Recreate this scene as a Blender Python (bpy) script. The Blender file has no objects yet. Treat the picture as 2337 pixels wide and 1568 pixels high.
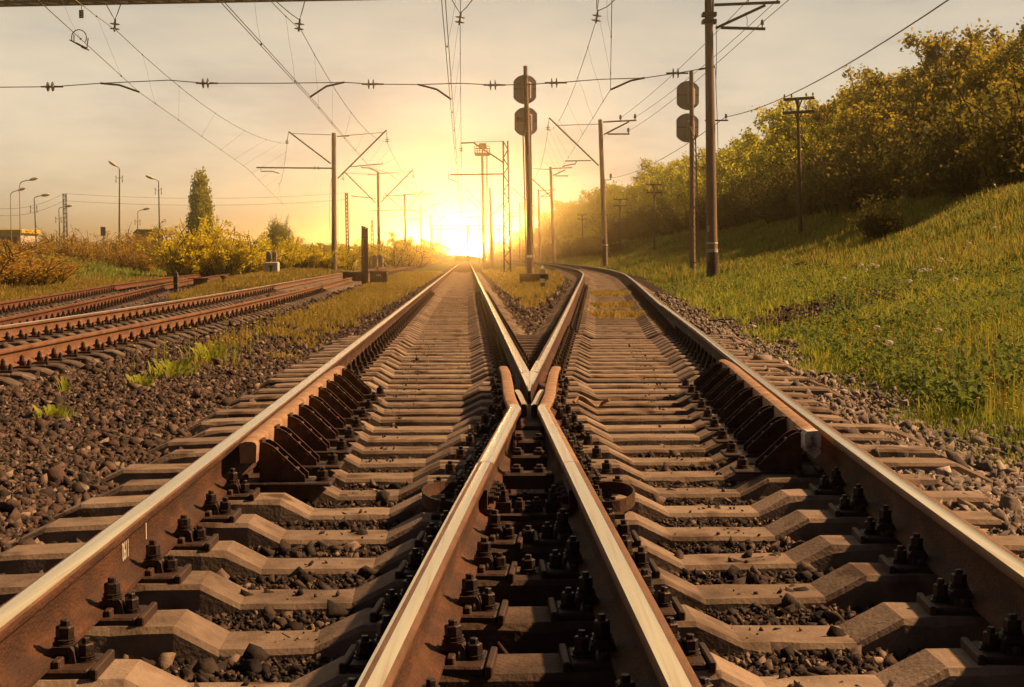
import bpy, bmesh, math, random
import numpy as np
from mathutils import Vector, Matrix

random.seed(7)
RNG = np.random.default_rng(11)
scene = bpy.context.scene
COL = scene.collection
R = math.radians

# ------------------------------------------------------------------ camera model (also used to read sizes off the photograph)
CAM_H = 0.874
F = 3246.0            # focal length in 2337-px picture units (50 mm on 36 mm)
PITCH = math.atan((784 - 588) / F)
FWD = Vector((0, math.cos(PITCH), -math.sin(PITCH)))
UPV = Vector((0, math.sin(PITCH), math.cos(PITCH)))


def at(vx, vy, Y):
    d = FWD + Vector((1, 0, 0)) * ((vx - 1168.5) / F) - UPV * ((vy - 784) / F)
    t = Y / d.y
    return Vector((d.x * t, Y, CAM_H + d.z * t))


def crop(x0, y0, s):
    k = 2337 / 4096
    return lambda px, py, Y: at((x0 + px / s) * k, (y0 + py / s) * k, Y)


ZA = crop(0, 600, 1.96)
ZM = crop(1000, 450, 1.96)
ZC = crop(1800, 200, 1.493)
ZR = crop(2600, 200, 1.493)
ZT = crop(2300, 0, 1.669)
ZL = crop(0, 0, 1.669)


def px_size(px, s, Y):
    """length in metres of px crop pixels at distance Y"""
    return px / s / 5689.0 * Y


# ------------------------------------------------------------------ tagging
def tag(o, label=None, cat=None, group=None, kind=None):
    if label: o['label'] = label
    if cat: o['category'] = cat
    if group: o['group'] = group
    if kind: o['kind'] = kind
    return o


def empty(name, loc, label, cat, group=None):
    o = bpy.data.objects.new(name, None)
    COL.objects.link(o)
    o.location = loc
    o.empty_display_size = 0.2
    return tag(o, label, cat, group)


def copy_tree(o, parent=None):
    c = o.copy()
    COL.objects.link(c)
    if parent is not None:
        c.parent = parent
    for ch in list(o.children):
        copy_tree(ch, c)
    return c


WORDS = ("zeroth first second third fourth fifth sixth seventh eighth ninth tenth eleventh twelfth thirteenth fourteenth "
         "fifteenth sixteenth seventeenth eighteenth nineteenth").split()
TENS = {2: 'twent', 3: 'thirt', 4: 'fort', 5: 'fift', 6: 'sixt', 7: 'sevent', 8: 'eight', 9: 'ninet'}


def ordinal(n):
    if n < 20: return WORDS[n]
    if n % 10 == 0: return TENS[n // 10] + 'ieth'
    return TENS[n // 10] + 'y-' + WORDS[n % 10]


# ------------------------------------------------------------------ materials
def new_mat(name):
    m = bpy.data.materials.new(name)
    m.use_nodes = True
    nt = m.node_tree
    b = nt.nodes['Principled BSDF']
    return m, nt, b


def nd(nt, typ, **kw):
    n = nt.nodes.new(typ)
    for k, v in kw.items():
        setattr(n, k, v)
    return n


def ramp(nt, stops, interp='LINEAR'):
    n = nt.nodes.new('ShaderNodeValToRGB')
    n.color_ramp.interpolation = interp
    e = n.color_ramp.elements
    while len(e) > 1: e.remove(e[0])
    e[0].position, e[0].color = stops[0][0], (*stops[0][1], 1)
    for p, c in stops[1:]:
        x = e.new(p); x.color = (*c, 1)
    return n


def noise_mat(name, stops, scale=8.0, detail=6.0, rough=0.85, metal=0.0, bump=0.3, bump_scale=40.0, stretch=(1, 1, 1), spec=0.3, stains=None, island=0.0, coord='Object', per_object=0.0):
    """a surface whose base colour wanders between a few related tones, with fine bump"""
    m, nt, b = new_mat(name)
    L = nt.links
    tc = nd(nt, 'ShaderNodeTexCoord')
    mp = nd(nt, 'ShaderNodeMapping')
    mp.inputs['Scale'].default_value = stretch
    L.new(tc.outputs[coord], mp.inputs['Vector'])
    if per_object:
        oi = nd(nt, 'ShaderNodeObjectInfo')
        sc_ = nd(nt, 'ShaderNodeVectorMath', operation='SCALE'); sc_.inputs[0].default_value = (37.0, 91.0, 53.0)
        L.new(oi.outputs['Random'], sc_.inputs['Scale'])
        av = nd(nt, 'ShaderNodeVectorMath', operation='ADD')
        L.new(tc.outputs[coord], av.inputs[0]); L.new(sc_.outputs[0], av.inputs[1])
        L.new(av.outputs[0], mp.inputs['Vector'])
    nz = nd(nt, 'ShaderNodeTexNoise')
    nz.inputs['Scale'].default_value = scale
    nz.inputs['Detail'].default_value = detail
    nz.inputs['Roughness'].default_value = 0.65
    L.new(mp.outputs['Vector'], nz.inputs['Vector'])
    fac = nz.outputs['Fac']
    if island > 0:
        g = nd(nt, 'ShaderNodeNewGeometry')
        ma = nd(nt, 'ShaderNodeMath', operation='MULTIPLY_ADD')
        ma.inputs[1].default_value = island
        ma.inputs[2].default_value = -island * 0.5
        L.new(g.outputs['Random Per Island'], ma.inputs[0])
        ad = nd(nt, 'ShaderNodeMath', operation='ADD')
        ad.use_clamp = True
        L.new(fac, ad.inputs[0]); L.new(ma.outputs[0], ad.inputs[1])
        fac = ad.outputs[0]
    if per_object:
        mo = nd(nt, 'ShaderNodeMath', operation='MULTIPLY_ADD')
        mo.inputs[1].default_value = per_object; mo.inputs[2].default_value = -per_object / 2
        L.new(oi.outputs['Random'], mo.inputs[0])
        ao = nd(nt, 'ShaderNodeMath', operation='ADD'); ao.use_clamp = True
        L.new(fac, ao.inputs[0]); L.new(mo.outputs[0], ao.inputs[1])
        fac = ao.outputs[0]
    rp = ramp(nt, stops)
    L.new(fac, rp.inputs['Fac'])
    colr = rp.outputs['Color']
    if stains:
        n2 = nd(nt, 'ShaderNodeTexNoise')
        n2.inputs['Scale'].default_value = stains[1]
        n2.inputs['Detail'].default_value = 5
        L.new(av.outputs[0] if per_object else tc.outputs[coord], n2.inputs['Vector'])
        r2 = ramp(nt, [(stains[2], (0, 0, 0)), (stains[2] + 0.12, (1, 1, 1))])
        L.new(n2.outputs['Fac'], r2.inputs['Fac'])
        mx = nd(nt, 'ShaderNodeMix', data_type='RGBA')
        L.new(r2.outputs['Color'], mx.inputs[0])
        L.new(colr, mx.inputs[6])
        mx.inputs[7].default_value = (*stains[0], 1)
        colr = mx.outputs[2]
    L.new(colr, b.inputs['Base Color'])
    b.inputs['Roughness'].default_value = rough
    b.inputs['Metallic'].default_value = metal
    b.inputs['Specular IOR Level'].default_value = spec
    if bump:
        n3 = nd(nt, 'ShaderNodeTexNoise')
        n3.inputs['Scale'].default_value = bump_scale
        n3.inputs['Detail'].default_value = 8
        L.new(mp.outputs['Vector'], n3.inputs['Vector'])
        bp = nd(nt, 'ShaderNodeBump')
        bp.inputs['Strength'].default_value = bump
        bp.inputs['Distance'].default_value = 0.01
        L.new(n3.outputs['Fac'], bp.inputs['Height'])
        L.new(bp.outputs['Normal'], b.inputs['Normal'])
    return m


M = {}
M['concrete'] = noise_mat('sleeper_concrete', [(0.25, (0.085, 0.061, 0.046)), (0.42, (0.18, 0.136, 0.102)), (0.6, (0.275, 0.213, 0.162)), (0.8, (0.40, 0.325, 0.255))], 4.0, 10, 0.92, 0, 0.38, 70, stains=((0.085, 0.055, 0.038), 4.0, 0.54), per_object=0.22)
M['concrete_shaded'] = noise_mat('old_shaded_concrete', [(0.3, (0.05, 0.040, 0.034)), (0.55, (0.11, 0.085, 0.07)), (0.8, (0.22, 0.175, 0.14))], 5.0, 8, 0.92, 0, 0.4, 60, per_object=0.2)  # sleeper concrete darkened to paint in the shade on the left tracks
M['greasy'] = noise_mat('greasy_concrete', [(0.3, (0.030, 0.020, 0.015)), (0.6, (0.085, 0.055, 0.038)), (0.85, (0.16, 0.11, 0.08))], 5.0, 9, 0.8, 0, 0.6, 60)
M['mast'] = noise_mat('mast_concrete', [(0.3, (0.20, 0.14, 0.115)), (0.55, (0.27, 0.195, 0.16)), (0.8, (0.33, 0.25, 0.205))], 3.0, 8, 0.85, 0, 0.25, 30, (1, 1, 0.25))
M['mast_base'] = noise_mat('tarred_mast_base', [(0.3, (0.05, 0.035, 0.03)), (0.7, (0.15, 0.11, 0.09))], 9.0, 8, 0.9, 0, 0.4, 30, (1, 1, 0.2))
M['rust'] = noise_mat('rail_rust', [(0.22, (0.022, 0.011, 0.008)), (0.45, (0.055, 0.025, 0.014)), (0.62, (0.095, 0.042, 0.021)), (0.82, (0.17, 0.08, 0.042))], 3.5, 11, 0.82, 0.0, 0.7, 45, (2.5, 1, 2.5), stains=((0.045, 0.026, 0.018), 3.1, 0.57))
M['rust_sunlit'] = noise_mat('sunlit_rail_rust', [(0.22, (0.085, 0.042, 0.024)), (0.5, (0.18, 0.092, 0.05)), (0.8, (0.28, 0.16, 0.095))], 3.5, 10, 0.8, 0.0, 0.4, 45, (2.5, 1, 2.5))  # paler rust: sunlight on the second track's webs put into the colour
M['check'] = noise_mat('worn_lit_rail', [(0.25, (0.14, 0.075, 0.045)), (0.5, (0.30, 0.185, 0.11)), (0.8, (0.48, 0.34, 0.23))], 9.0, 9, 0.8, 0, 0.6, 45)
M['rust_red'] = noise_mat('red_rail_rust', [(0.25, (0.06, 0.026, 0.015)), (0.5, (0.13, 0.055, 0.027)), (0.68, (0.20, 0.075, 0.035)), (0.85, (0.26, 0.14, 0.08))], 2.6, 9, 0.85, 0, 0.3, 60, (3, 1, 3))
M['dust'] = noise_mat('dusty_rail_top', [(0.3, (0.11, 0.056, 0.030)), (0.7, (0.22, 0.125, 0.07))], 4.0, 8, 0.6, 0.15, 0.3, 80, (3, 1, 3))
M['plate'] = noise_mat('greasy_steel_plate', [(0.3, (0.022, 0.014, 0.012)), (0.6, (0.055, 0.032, 0.023)), (0.85, (0.13, 0.062, 0.035))], 14.0, 8, 0.65, 0.0, 0.35, 90)
M['bolt'] = noise_mat('dark_bolt_steel', [(0.3, (0.018, 0.014, 0.014)), (0.7, (0.06, 0.04, 0.032))], 20.0, 6, 0.5, 0.3, 0.3, 120)
M['gusset'] = noise_mat('rusty_gusset', [(0.25, (0.026, 0.014, 0.011)), (0.5, (0.065, 0.033, 0.022)), (0.7, (0.12, 0.062, 0.038)), (0.88, (0.26, 0.18, 0.125))], 8.0, 9, 0.8, 0, 0.4, 70)
M['dark_metal'] = noise_mat('dark_painted_steel', [(0.3, (0.022, 0.016, 0.014)), (0.7, (0.06, 0.042, 0.036))], 5, 6, 0.6, 0.2, 0.1, 40)
M['arm_metal'] = noise_mat('weathered_arm_steel', [(0.3, (0.05, 0.034, 0.028)), (0.7, (0.11, 0.075, 0.06))], 5, 6, 0.65, 0.1, 0.1, 40)
M['wire'] = noise_mat('copper_wire', [(0.3, (0.06, 0.045, 0.035)), (0.7, (0.12, 0.085, 0.06))], 3, 3, 0.5, 0.5, 0, 40)
M['insulator'] = noise_mat('glazed_insulator', [(0.3, (0.018, 0.012, 0.012)), (0.7, (0.045, 0.026, 0.022))], 6, 4, 0.3, 0, 0, 40, spec=0.5)
M['shield'] = noise_mat('signal_shield_back', [(0.3, (0.46, 0.43, 0.44)), (0.7, (0.62, 0.58, 0.58))], 4, 7, 0.75, 0.0, 0.15, 30, (1, 1, 0.3), stains=((0.13, 0.07, 0.045), 3.5, 0.64))
M['galv'] = noise_mat('galvanised_steel', [(0.3, (0.26, 0.22, 0.19)), (0.7, (0.40, 0.34, 0.29))], 8, 6, 0.6, 0.3, 0.1, 40)
M['white'] = noise_mat('white_paint', [(0.3, (0.55, 0.52, 0.48)), (0.7, (0.78, 0.76, 0.72))], 12, 7, 0.7, 0, 0.15, 40)
M['whitewash'] = noise_mat('worn_whitewash', [(0.38, (0.16, 0.12, 0.10)), (0.5, (0.62, 0.58, 0.54))], 26, 8, 0.8, 0, 0.15, 40, (3, 3, 0.4))
M['black'] = noise_mat('black_paint', [(0.3, (0.012, 0.011, 0.011)), (0.7, (0.035, 0.03, 0.028))], 10, 6, 0.6, 0, 0.15, 40)
M['wood'] = noise_mat('old_tarred_wood', [(0.25, (0.05, 0.030, 0.02)), (0.55, (0.12, 0.072, 0.045)), (0.85, (0.22, 0.14, 0.09))], 6, 9, 0.9, 0, 0.6, 20, (4, 4, 0.35))
M['pole_wood'] = noise_mat('grey_pole_wood', [(0.25, (0.10, 0.075, 0.06)), (0.75, (0.22, 0.17, 0.14))], 6, 9, 0.9, 0, 0.4, 20, (4, 4, 0.3))
M['box'] = noise_mat('brown_relay_box', [(0.3, (0.09, 0.052, 0.032)), (0.7, (0.19, 0.115, 0.07))], 4, 8, 0.7, 0.1, 0.2, 40)
M['red'] = noise_mat('red_sign', [(0.3, (0.35, 0.035, 0.015)), (0.7, (0.48, 0.07, 0.03))], 8, 5, 0.6, 0, 0.1, 30)
M['yellow'] = noise_mat('yellow_roof', [(0.3, (0.62, 0.42, 0.04)), (0.7, (0.75, 0.54, 0.07))], 4, 5, 0.5, 0, 0.1, 30)
M['wall'] = noise_mat('pale_wall', [(0.3, (0.55, 0.48, 0.40)), (0.7, (0.72, 0.64, 0.55))], 4, 5, 0.8, 0, 0.1, 30)
M['roofbrown'] = noise_mat('brown_roof', [(0.3, (0.12, 0.07, 0.05)), (0.7, (0.22, 0.13, 0.09))], 4, 5, 0.8, 0, 0.1, 30)
M['glass'] = noise_mat('dark_window', [(0.3, (0.03, 0.03, 0.035)), (0.7, (0.06, 0.06, 0.06))], 4, 2, 0.1, 0, 0, 30, spec=0.6)
M['bark'] = noise_mat('bark', [(0.3, (0.030, 0.019, 0.013)), (0.7, (0.095, 0.062, 0.042))], 6, 8, 0.95, 0, 0.6, 14, (3, 3, 0.5))
M['stone'] = noise_mat('ballast_stone', [(0.12, (0.020, 0.016, 0.015)), (0.4, (0.052, 0.039, 0.034)), (0.62, (0.090, 0.058, 0.043)), (0.82, (0.14, 0.098, 0.076)), (0.98, (0.32, 0.26, 0.21))], 9, 8, 0.92, 0, 0.5, 60, island=0.75)
M['stone_grey'] = noise_mat('grey_ballast_stone', [(0.12, (0.075, 0.068, 0.066)), (0.42, (0.165, 0.145, 0.13)), (0.66, (0.24, 0.185, 0.145)), (0.85, (0.30, 0.26, 0.225)), (0.97, (0.46, 0.43, 0.39))], 9, 8, 0.92, 0, 0.5, 60, island=0.75)
M['stone_dark'] = noise_mat('dark_ballast_stone', [(0.12, (0.012, 0.010, 0.010)), (0.5, (0.036, 0.027, 0.023)), (0.75, (0.075, 0.052, 0.04)), (0.97, (0.28, 0.21, 0.165))], 9, 8, 0.9, 0, 0.5, 60, island=0.75)  # darker stone tone for the pockets between bearers
M['crown_text'] = M['white']


def steel_mat():
    """the band the wheels keep bright"""
    m, nt, b = new_mat('polished_rail_steel')
    L = nt.links
    tc = nd(nt, 'ShaderNodeTexCoord')
    mp = nd(nt, 'ShaderNodeMapping')
    mp.inputs['Scale'].default_value = (40, 0.5, 40)
    L.new(tc.outputs['Object'], mp.inputs['Vector'])
    nz = nd(nt, 'ShaderNodeTexNoise')
    nz.inputs['Scale'].default_value = 2.0
    nz.inputs['Detail'].default_value = 7
    L.new(mp.outputs['Vector'], nz.inputs['Vector'])
    r1 = ramp(nt, [(0.2, (0.66, 0.42, 0.21)), (0.45, (0.94, 0.72, 0.41)), (0.8, (0.98, 0.84, 0.56))])
    L.new(nz.outputs['Fac'], r1.inputs['Fac'])
    L.new(r1.outputs['Color'], b.inputs['Base Color'])
    r2 = ramp(nt, [(0.3, (0.23,) * 3), (0.7, (0.17,) * 3)])
    L.new(nz.outputs['Fac'], r2.inputs['Fac'])
    L.new(r2.outputs['Color'], b.inputs['Roughness'])
    b.inputs['Metallic'].default_value = 1.0
    n2 = nd(nt, 'ShaderNodeTexNoise')
    n2.inputs['Scale'].default_value = 5
    n2.inputs['Detail'].default_value = 4
    L.new(tc.outputs['Object'], n2.inputs['Vector'])
    bp = nd(nt, 'ShaderNodeBump')
    bp.inputs['Strength'].default_value = 0.06
    bp.inputs['Distance'].default_value = 0.01
    L.new(n2.outputs['Fac'], bp.inputs['Height'])
    L.new(bp.outputs['Normal'], b.inputs['Normal'])
    return m


M['steel'] = steel_mat()


def leaf_mat(name, stops, transl=(0.5, 0.42, 0.06), amount=0.45, rough=0.7, big=0.35):
    """leaves and blades: a colour per leaf, and light that comes through from behind"""
    m = bpy.data.materials.new(name)
    m.use_nodes = True
    nt = m.node_tree
    nt.nodes.clear()
    L = nt.links
    out = nd(nt, 'ShaderNodeOutputMaterial')
    g = nd(nt, 'ShaderNodeNewGeometry')
    nz = nd(nt, 'ShaderNodeTexNoise')
    nz.inputs['Scale'].default_value = big
    nz.inputs['Detail'].default_value = 3
    L.new(g.outputs['Position'], nz.inputs['Vector'])
    mm = nd(nt, 'ShaderNodeMath', operation='MULTIPLY_ADD')
    mm.inputs[1].default_value = 0.6
    L.new(g.outputs['Random Per Island'], mm.inputs[0])
    m2 = nd(nt, 'ShaderNodeMath', operation='MULTIPLY_ADD')
    m2.inputs[1].default_value = 0.9
    m2.inputs[2].default_value = -0.25
    L.new(nz.outputs['Fac'], m2.inputs[0])
    L.new(m2.outputs[0], mm.inputs[2])
    rp = ramp(nt, stops)
    L.new(mm.outputs[0], rp.inputs['Fac'])
    d = nd(nt, 'ShaderNodeBsdfPrincipled')
    d.inputs['Roughness'].default_value = rough
    d.inputs['Specular IOR Level'].default_value = 0.2
    L.new(rp.outputs['Color'], d.inputs['Base Color'])
    t = nd(nt, 'ShaderNodeBsdfTranslucent')
    mx = nd(nt, 'ShaderNodeMix', data_type='RGBA')
    mx.inputs[0].default_value = 0.55
    L.new(rp.outputs['Color'], mx.inputs[6])
    mx.inputs[7].default_value = (*transl, 1)
    L.new(mx.outputs[2], t.inputs['Color'])
    ms = nd(nt, 'ShaderNodeMixShader')
    ms.inputs[0].default_value = amount
    L.new(d.outputs[0], ms.inputs[1])
    L.new(t.outputs[0], ms.inputs[2])
    L.new(ms.outputs[0], out.inputs['Surface'])
    return m


M['leaf'] = leaf_mat('oak_leaf', [(0.1, (0.045, 0.105, 0.018)), (0.45, (0.11, 0.21, 0.028)), (0.72, (0.26, 0.32, 0.035)), (1.0, (0.50, 0.42, 0.04))], (0.98, 0.86, 0.08), 0.64)
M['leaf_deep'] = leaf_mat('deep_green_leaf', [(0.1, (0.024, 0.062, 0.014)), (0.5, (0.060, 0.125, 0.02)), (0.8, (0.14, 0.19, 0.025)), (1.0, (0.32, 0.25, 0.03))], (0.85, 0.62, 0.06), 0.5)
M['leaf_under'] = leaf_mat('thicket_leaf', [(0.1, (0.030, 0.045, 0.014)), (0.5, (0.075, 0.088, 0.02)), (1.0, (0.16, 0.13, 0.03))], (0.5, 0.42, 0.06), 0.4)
M['leaf_yellow'] = leaf_mat('young_yellow_leaf', [(0.1, (0.42, 0.38, 0.02)), (0.5, (0.66, 0.55, 0.03)), (1.0, (0.82, 0.66, 0.05))], (1.0, 0.86, 0.05), 0.6)
M['leaf_poplar'] = leaf_mat('poplar_leaf', [(0.1, (0.18, 0.23, 0.03)), (0.5, (0.36, 0.40, 0.05)), (1.0, (0.58, 0.54, 0.07))], (0.5, 0.4, 0.06), 0.4)
M['leaf_dry'] = leaf_mat('dry_orange_leaf', [(0.1, (0.20, 0.13, 0.02)), (0.5, (0.42, 0.28, 0.04)), (1.0, (0.62, 0.43, 0.07))], (0.7, 0.42, 0.06), 0.45)
M['grass'] = leaf_mat('meadow_grass', [(0.05, (0.075, 0.15, 0.03)), (0.35, (0.145, 0.245, 0.05)), (0.62, (0.26, 0.33, 0.075)), (1.0, (0.45, 0.41, 0.14))], (0.45, 0.45, 0.06), 0.42, big=0.55)
M['grass_dry'] = leaf_mat('dry_meadow_grass', [(0.05, (0.11, 0.10, 0.02)), (0.4, (0.23, 0.18, 0.035)), (0.75, (0.36, 0.27, 0.06)), (1.0, (0.50, 0.37, 0.11))], (0.65, 0.48, 0.1), 0.42, big=0.3)
M['grass_green'] = leaf_mat('fresh_grass', [(0.05, (0.13, 0.22, 0.03)), (0.5, (0.27, 0.35, 0.05)), (1.0, (0.46, 0.44, 0.09))], (0.6, 0.55, 0.06), 0.45, big=0.6)
M['petal'] = leaf_mat('yellow_petal', [(0.0, (0.55, 0.36, 0.01)), (1.0, (0.80, 0.58, 0.03))], (0.8, 0.6, 0.05), 0.3)
M['puff'] = leaf_mat('dandelion_down', [(0.0, (0.6, 0.56, 0.5)), (1.0, (0.8, 0.76, 0.7))], (0.8, 0.75, 0.65), 0.4)


# ------------------------------------------------------------------ mesh builder
class MB:
    def __init__(s):
        s.v, s.f, s.m = [], [], []

    def add(s, vs, fs, mi=0):
        b = len(s.v)
        s.v.extend([tuple(v) for v in vs])
        s.f.extend([tuple(b + i for i in f) for f in fs])
        s.m.extend([mi] * len(fs))
        return s

    def box(s, c, size, rz=0.0, rx=0.0, ry=0.0, mi=0, ch=0.0):
        hx, hy, hz = size[0] / 2, size[1] / 2, size[2] / 2
        rot = Matrix.Rotation(rz, 3, 'Z') @ Matrix.Rotation(rx, 3, 'X') @ Matrix.Rotation(ry, 3, 'Y')
        c = Vector(c)
        if ch <= 0:
            P = [(-hx, -hy, -hz), (hx, -hy, -hz), (hx, hy, -hz), (-hx, hy, -hz), (-hx, -hy, hz), (hx, -hy, hz), (hx, hy, hz), (-hx, hy, hz)]
            fs = [(3, 2, 1, 0), (4, 5, 6, 7), (0, 1, 5, 4), (1, 2, 6, 5), (2, 3, 7, 6), (3, 0, 4, 7)]
        else:   # chamfered top rim and vertical edges
            def ring(x, y, z, q):
                return [(-x + q, -y, z), (x - q, -y, z), (x, -y + q, z), (x, y - q, z), (x - q, y, z), (-x + q, y, z), (-x, y - q, z), (-x, -y + q, z)]
            P = ring(hx, hy, -hz, ch) + ring(hx, hy, hz - ch, ch) + ring(hx - ch, hy - ch, hz, ch * 0.6)
            fs = [tuple(range(7, -1, -1)), tuple(range(16, 24))]
            for r in range(2):
                for i in range(8):
                    j = (i + 1) % 8
                    fs.append((r * 8 + i, r * 8 + j, r * 8 + 8 + j, r * 8 + 8 + i))
        return s.add([c + rot @ Vector(p) for p in P], fs, mi)

    def tube(s, pts, r, n=6, mi=0, r2=None, caps=True):
        pts = [Vector(p) for p in pts]
        k = len(pts)
        vs, fs = [], []
        up = Vector((0, 0, 1))
        for i, p in enumerate(pts):
            t = (pts[min(i + 1, k - 1)] - pts[max(i - 1, 0)])
            t = t.normalized() if t.length > 1e-9 else up
            a = t.cross(up if abs(t.z) < 0.95 else Vector((0, 1, 0))).normalized()
            b = t.cross(a)
            rr = r if r2 is None else r + (r2 - r) * i / max(1, k - 1)
            if isinstance(r, (list, tuple)): rr = r[i]
            for q in range(n):
                w = 2 * math.pi * q / n
                vs.append(p + (a * math.cos(w) + b * math.sin(w)) * rr)
        for i in range(k - 1):
            for q in range(n):
                fs.append((i * n + q, i * n + (q + 1) % n, (i + 1) * n + (q + 1) % n, (i + 1) * n + q))
        if caps:
            fs.append(tuple(range(n - 1, -1, -1)))
            fs.append(tuple(range((k - 1) * n, k * n)))
        return s.add(vs, fs, mi)

    def bar(s, a, b, w, h=None, mi=0):
        """straight bar of rectangular section"""
        a, b = Vector(a), Vector(b)
        h = h or w
        t = (b - a).normalized()
        up = Vector((0, 0, 1)) if abs(t.z) < 0.95 else Vector((0, 1, 0))
        x = t.cross(up).normalized() * (w / 2)
        y = t.cross(x).normalized() * (h / 2)
        vs = [a - x - y, a + x - y, a + x + y, a - x + y, b - x - y, b + x - y, b + x + y, b - x + y]
        return s.add(vs, [(0, 1, 2, 3), (7, 6, 5, 4), (4, 5, 1, 0), (5, 6, 2, 1), (6, 7, 3, 2), (7, 4, 0, 3)], mi)

    def lathe(s, c, prof, n=12, mi=0, axis=None):
        """prof: (radius, height) pairs"""
        c = Vector(c)
        rot = Matrix.Identity(3) if axis is None else Vector((0, 0, 1)).rotation_difference(Vector(axis)).to_matrix()
        vs, fs = [], []
        for r, z in prof:
            for q in range(n):
                w = 2 * math.pi * q / n
                vs.append(c + rot @ Vector((r * math.cos(w), r * math.sin(w), z)))
        for i in range(len(prof) - 1):
            for q in range(n):
                fs.append((i * n + q, i * n + (q + 1) % n, (i + 1) * n + (q + 1) % n, (i + 1) * n + q))
        fs.append(tuple(range(n - 1, -1, -1)))
        fs.append(tuple(range((len(prof) - 1) * n, len(prof) * n)))
        return s.add(vs, fs, mi)

    def prism(s, poly, ext, mi=0):
        """poly: 3-D polygon, ext: extrusion vector"""
        n = len(poly)
        e = Vector(ext)
        vs = [Vector(p) for p in poly] + [Vector(p) + e for p in poly]
        fs = [tuple(range(n - 1, -1, -1)), tuple(range(n, 2 * n))]
        for i in range(n):
            j = (i + 1) % n
            fs.append((i, j, n + j, n + i))
        return s.add(vs, fs, mi)

    def mesh(s, name, mats, smooth=False, origin=None):
        me = bpy.data.meshes.new(name)
        vs = s.v if origin is None else [(x - origin[0], y - origin[1], z - origin[2]) for x, y, z in s.v]
        me.from_pydata(vs, [], s.f)
        for m in (mats if isinstance(mats, (list, tuple)) else [mats]):
            me.materials.append(m)
        me.polygons.foreach_set('material_index', s.m)
        if smooth:
            me.polygons.foreach_set('use_smooth', [True] * len(s.f))
        bm = bmesh.new()
        bm.from_mesh(me)
        bmesh.ops.recalc_face_normals(bm, faces=bm.faces)
        bm.to_mesh(me)
        bm.free()
        if smooth:
            try:
                me.set_sharp_from_angle(angle=R(40))
            except Exception:
                pass
        return me

    def build(s, name, mats, parent=None, smooth=False, origin=None):
        """vertices are in the parent's space (world when there is none)"""
        o = bpy.data.objects.new(name, s.mesh(name, mats, smooth, origin))
        COL.objects.link(o)
        if origin is not None: o.location = origin
        if parent is not None: o.parent = parent
        return o


def np_mesh(name, verts, faces, mats, mat_idx=None, smooth=False):
    me = bpy.data.meshes.new(name)
    verts = np.asarray(verts, dtype=np.float32)
    faces = np.asarray(faces, dtype=np.int32)
    k = faces.shape[1]
    me.vertices.add(len(verts))
    me.vertices.foreach_set('co', verts.ravel())
    me.loops.add(faces.size)
    me.loops.foreach_set('vertex_index', faces.ravel())
    me.polygons.add(len(faces))
    me.polygons.foreach_set('loop_start', np.arange(0, faces.size, k, dtype=np.int32))
    me.polygons.foreach_set('loop_total', np.full(len(faces), k, dtype=np.int32))
    for m in (mats if isinstance(mats, (list, tuple)) else [mats]):
        me.materials.append(m)
    if mat_idx is not None:
        me.polygons.foreach_set('material_index', np.asarray(mat_idx, dtype=np.int32))
    me.update(calc_edges=True)
    if smooth:
        me.polygons.foreach_set('use_smooth', np.ones(len(faces), dtype=bool))
    return me


def obj(name, me, parent=None, loc=None):
    o = bpy.data.objects.new(name, me)
    COL.objects.link(o)
    if loc is not None: o.location = loc
    if parent is not None: o.parent = parent
    return o


# ------------------------------------------------------------------ where the tracks run (metres; y = distance ahead of the camera)
def smooth_path(pts):
    """monotone-ish cubic through (y, x) knots"""
    ys = np.array([p[0] for p in pts], float)
    xs = np.array([p[1] for p in pts], float)
    d = np.diff(xs) / np.diff(ys)
    m = np.empty_like(xs)
    m[0], m[-1] = d[0], d[-1]
    h = np.diff(ys)
    m[1:-1] = (d[:-1] * h[1:] + d[1:] * h[:-1]) / (h[1:] + h[:-1])

    def f(y):
        y = np.asarray(y, float)
        i = np.clip(np.searchsorted(ys, y) - 1, 0, len(ys) - 2)
        hh = ys[i + 1] - ys[i]
        t = (y - ys[i]) / hh
        inside = (y >= ys[0]) & (y <= ys[-1])
        t2, t3 = t * t, t * t * t
        r = (2 * t3 - 3 * t2 + 1) * xs[i] + (t3 - 2 * t2 + t) * hh * m[i] + (-2 * t3 + 3 * t2) * xs[i + 1] + (t3 - t2) * hh * m[i + 1]
        lo = xs[0] + (y - ys[0]) * m[0]
        hi = xs[-1] + (y - ys[-1]) * m[-1]
        return np.where(inside, r, np.where(y < ys[0], lo, hi))
    return f


def main_r(y): return 0.41 - 0.0315 * np.asarray(y, float)          # gauge line, right rail of the straight track
def main_l(y): return main_r(y) - 1.52


branch_l = smooth_path([(-20, -1.623), (2.9, -0.25), (4.89, -0.145), (9.37, 0.116), (20, 0.745), (35, 1.633), (48, 2.40), (58, 2.92), (70, 3.25), (88, 3.30), (130, 2.6), (168, 1.7), (300, -2.2), (500, -8.5), (900, -21)])   # gauge line, left rail of the branch
_branch_r_near = smooth_path([(-20, 0.2), (2.9, 1.395), (3.95, 1.45), (6.55, 1.585), (12.46, 1.95), (16, 2.17), (25, 2.66)])


def branch_rc(y):                                                   # head centre, right rail of the branch
    y = np.asarray(y, float)
    return np.where(y < 25, _branch_r_near(y), branch_l(y) + 1.60 + 0.0 * y)


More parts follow.
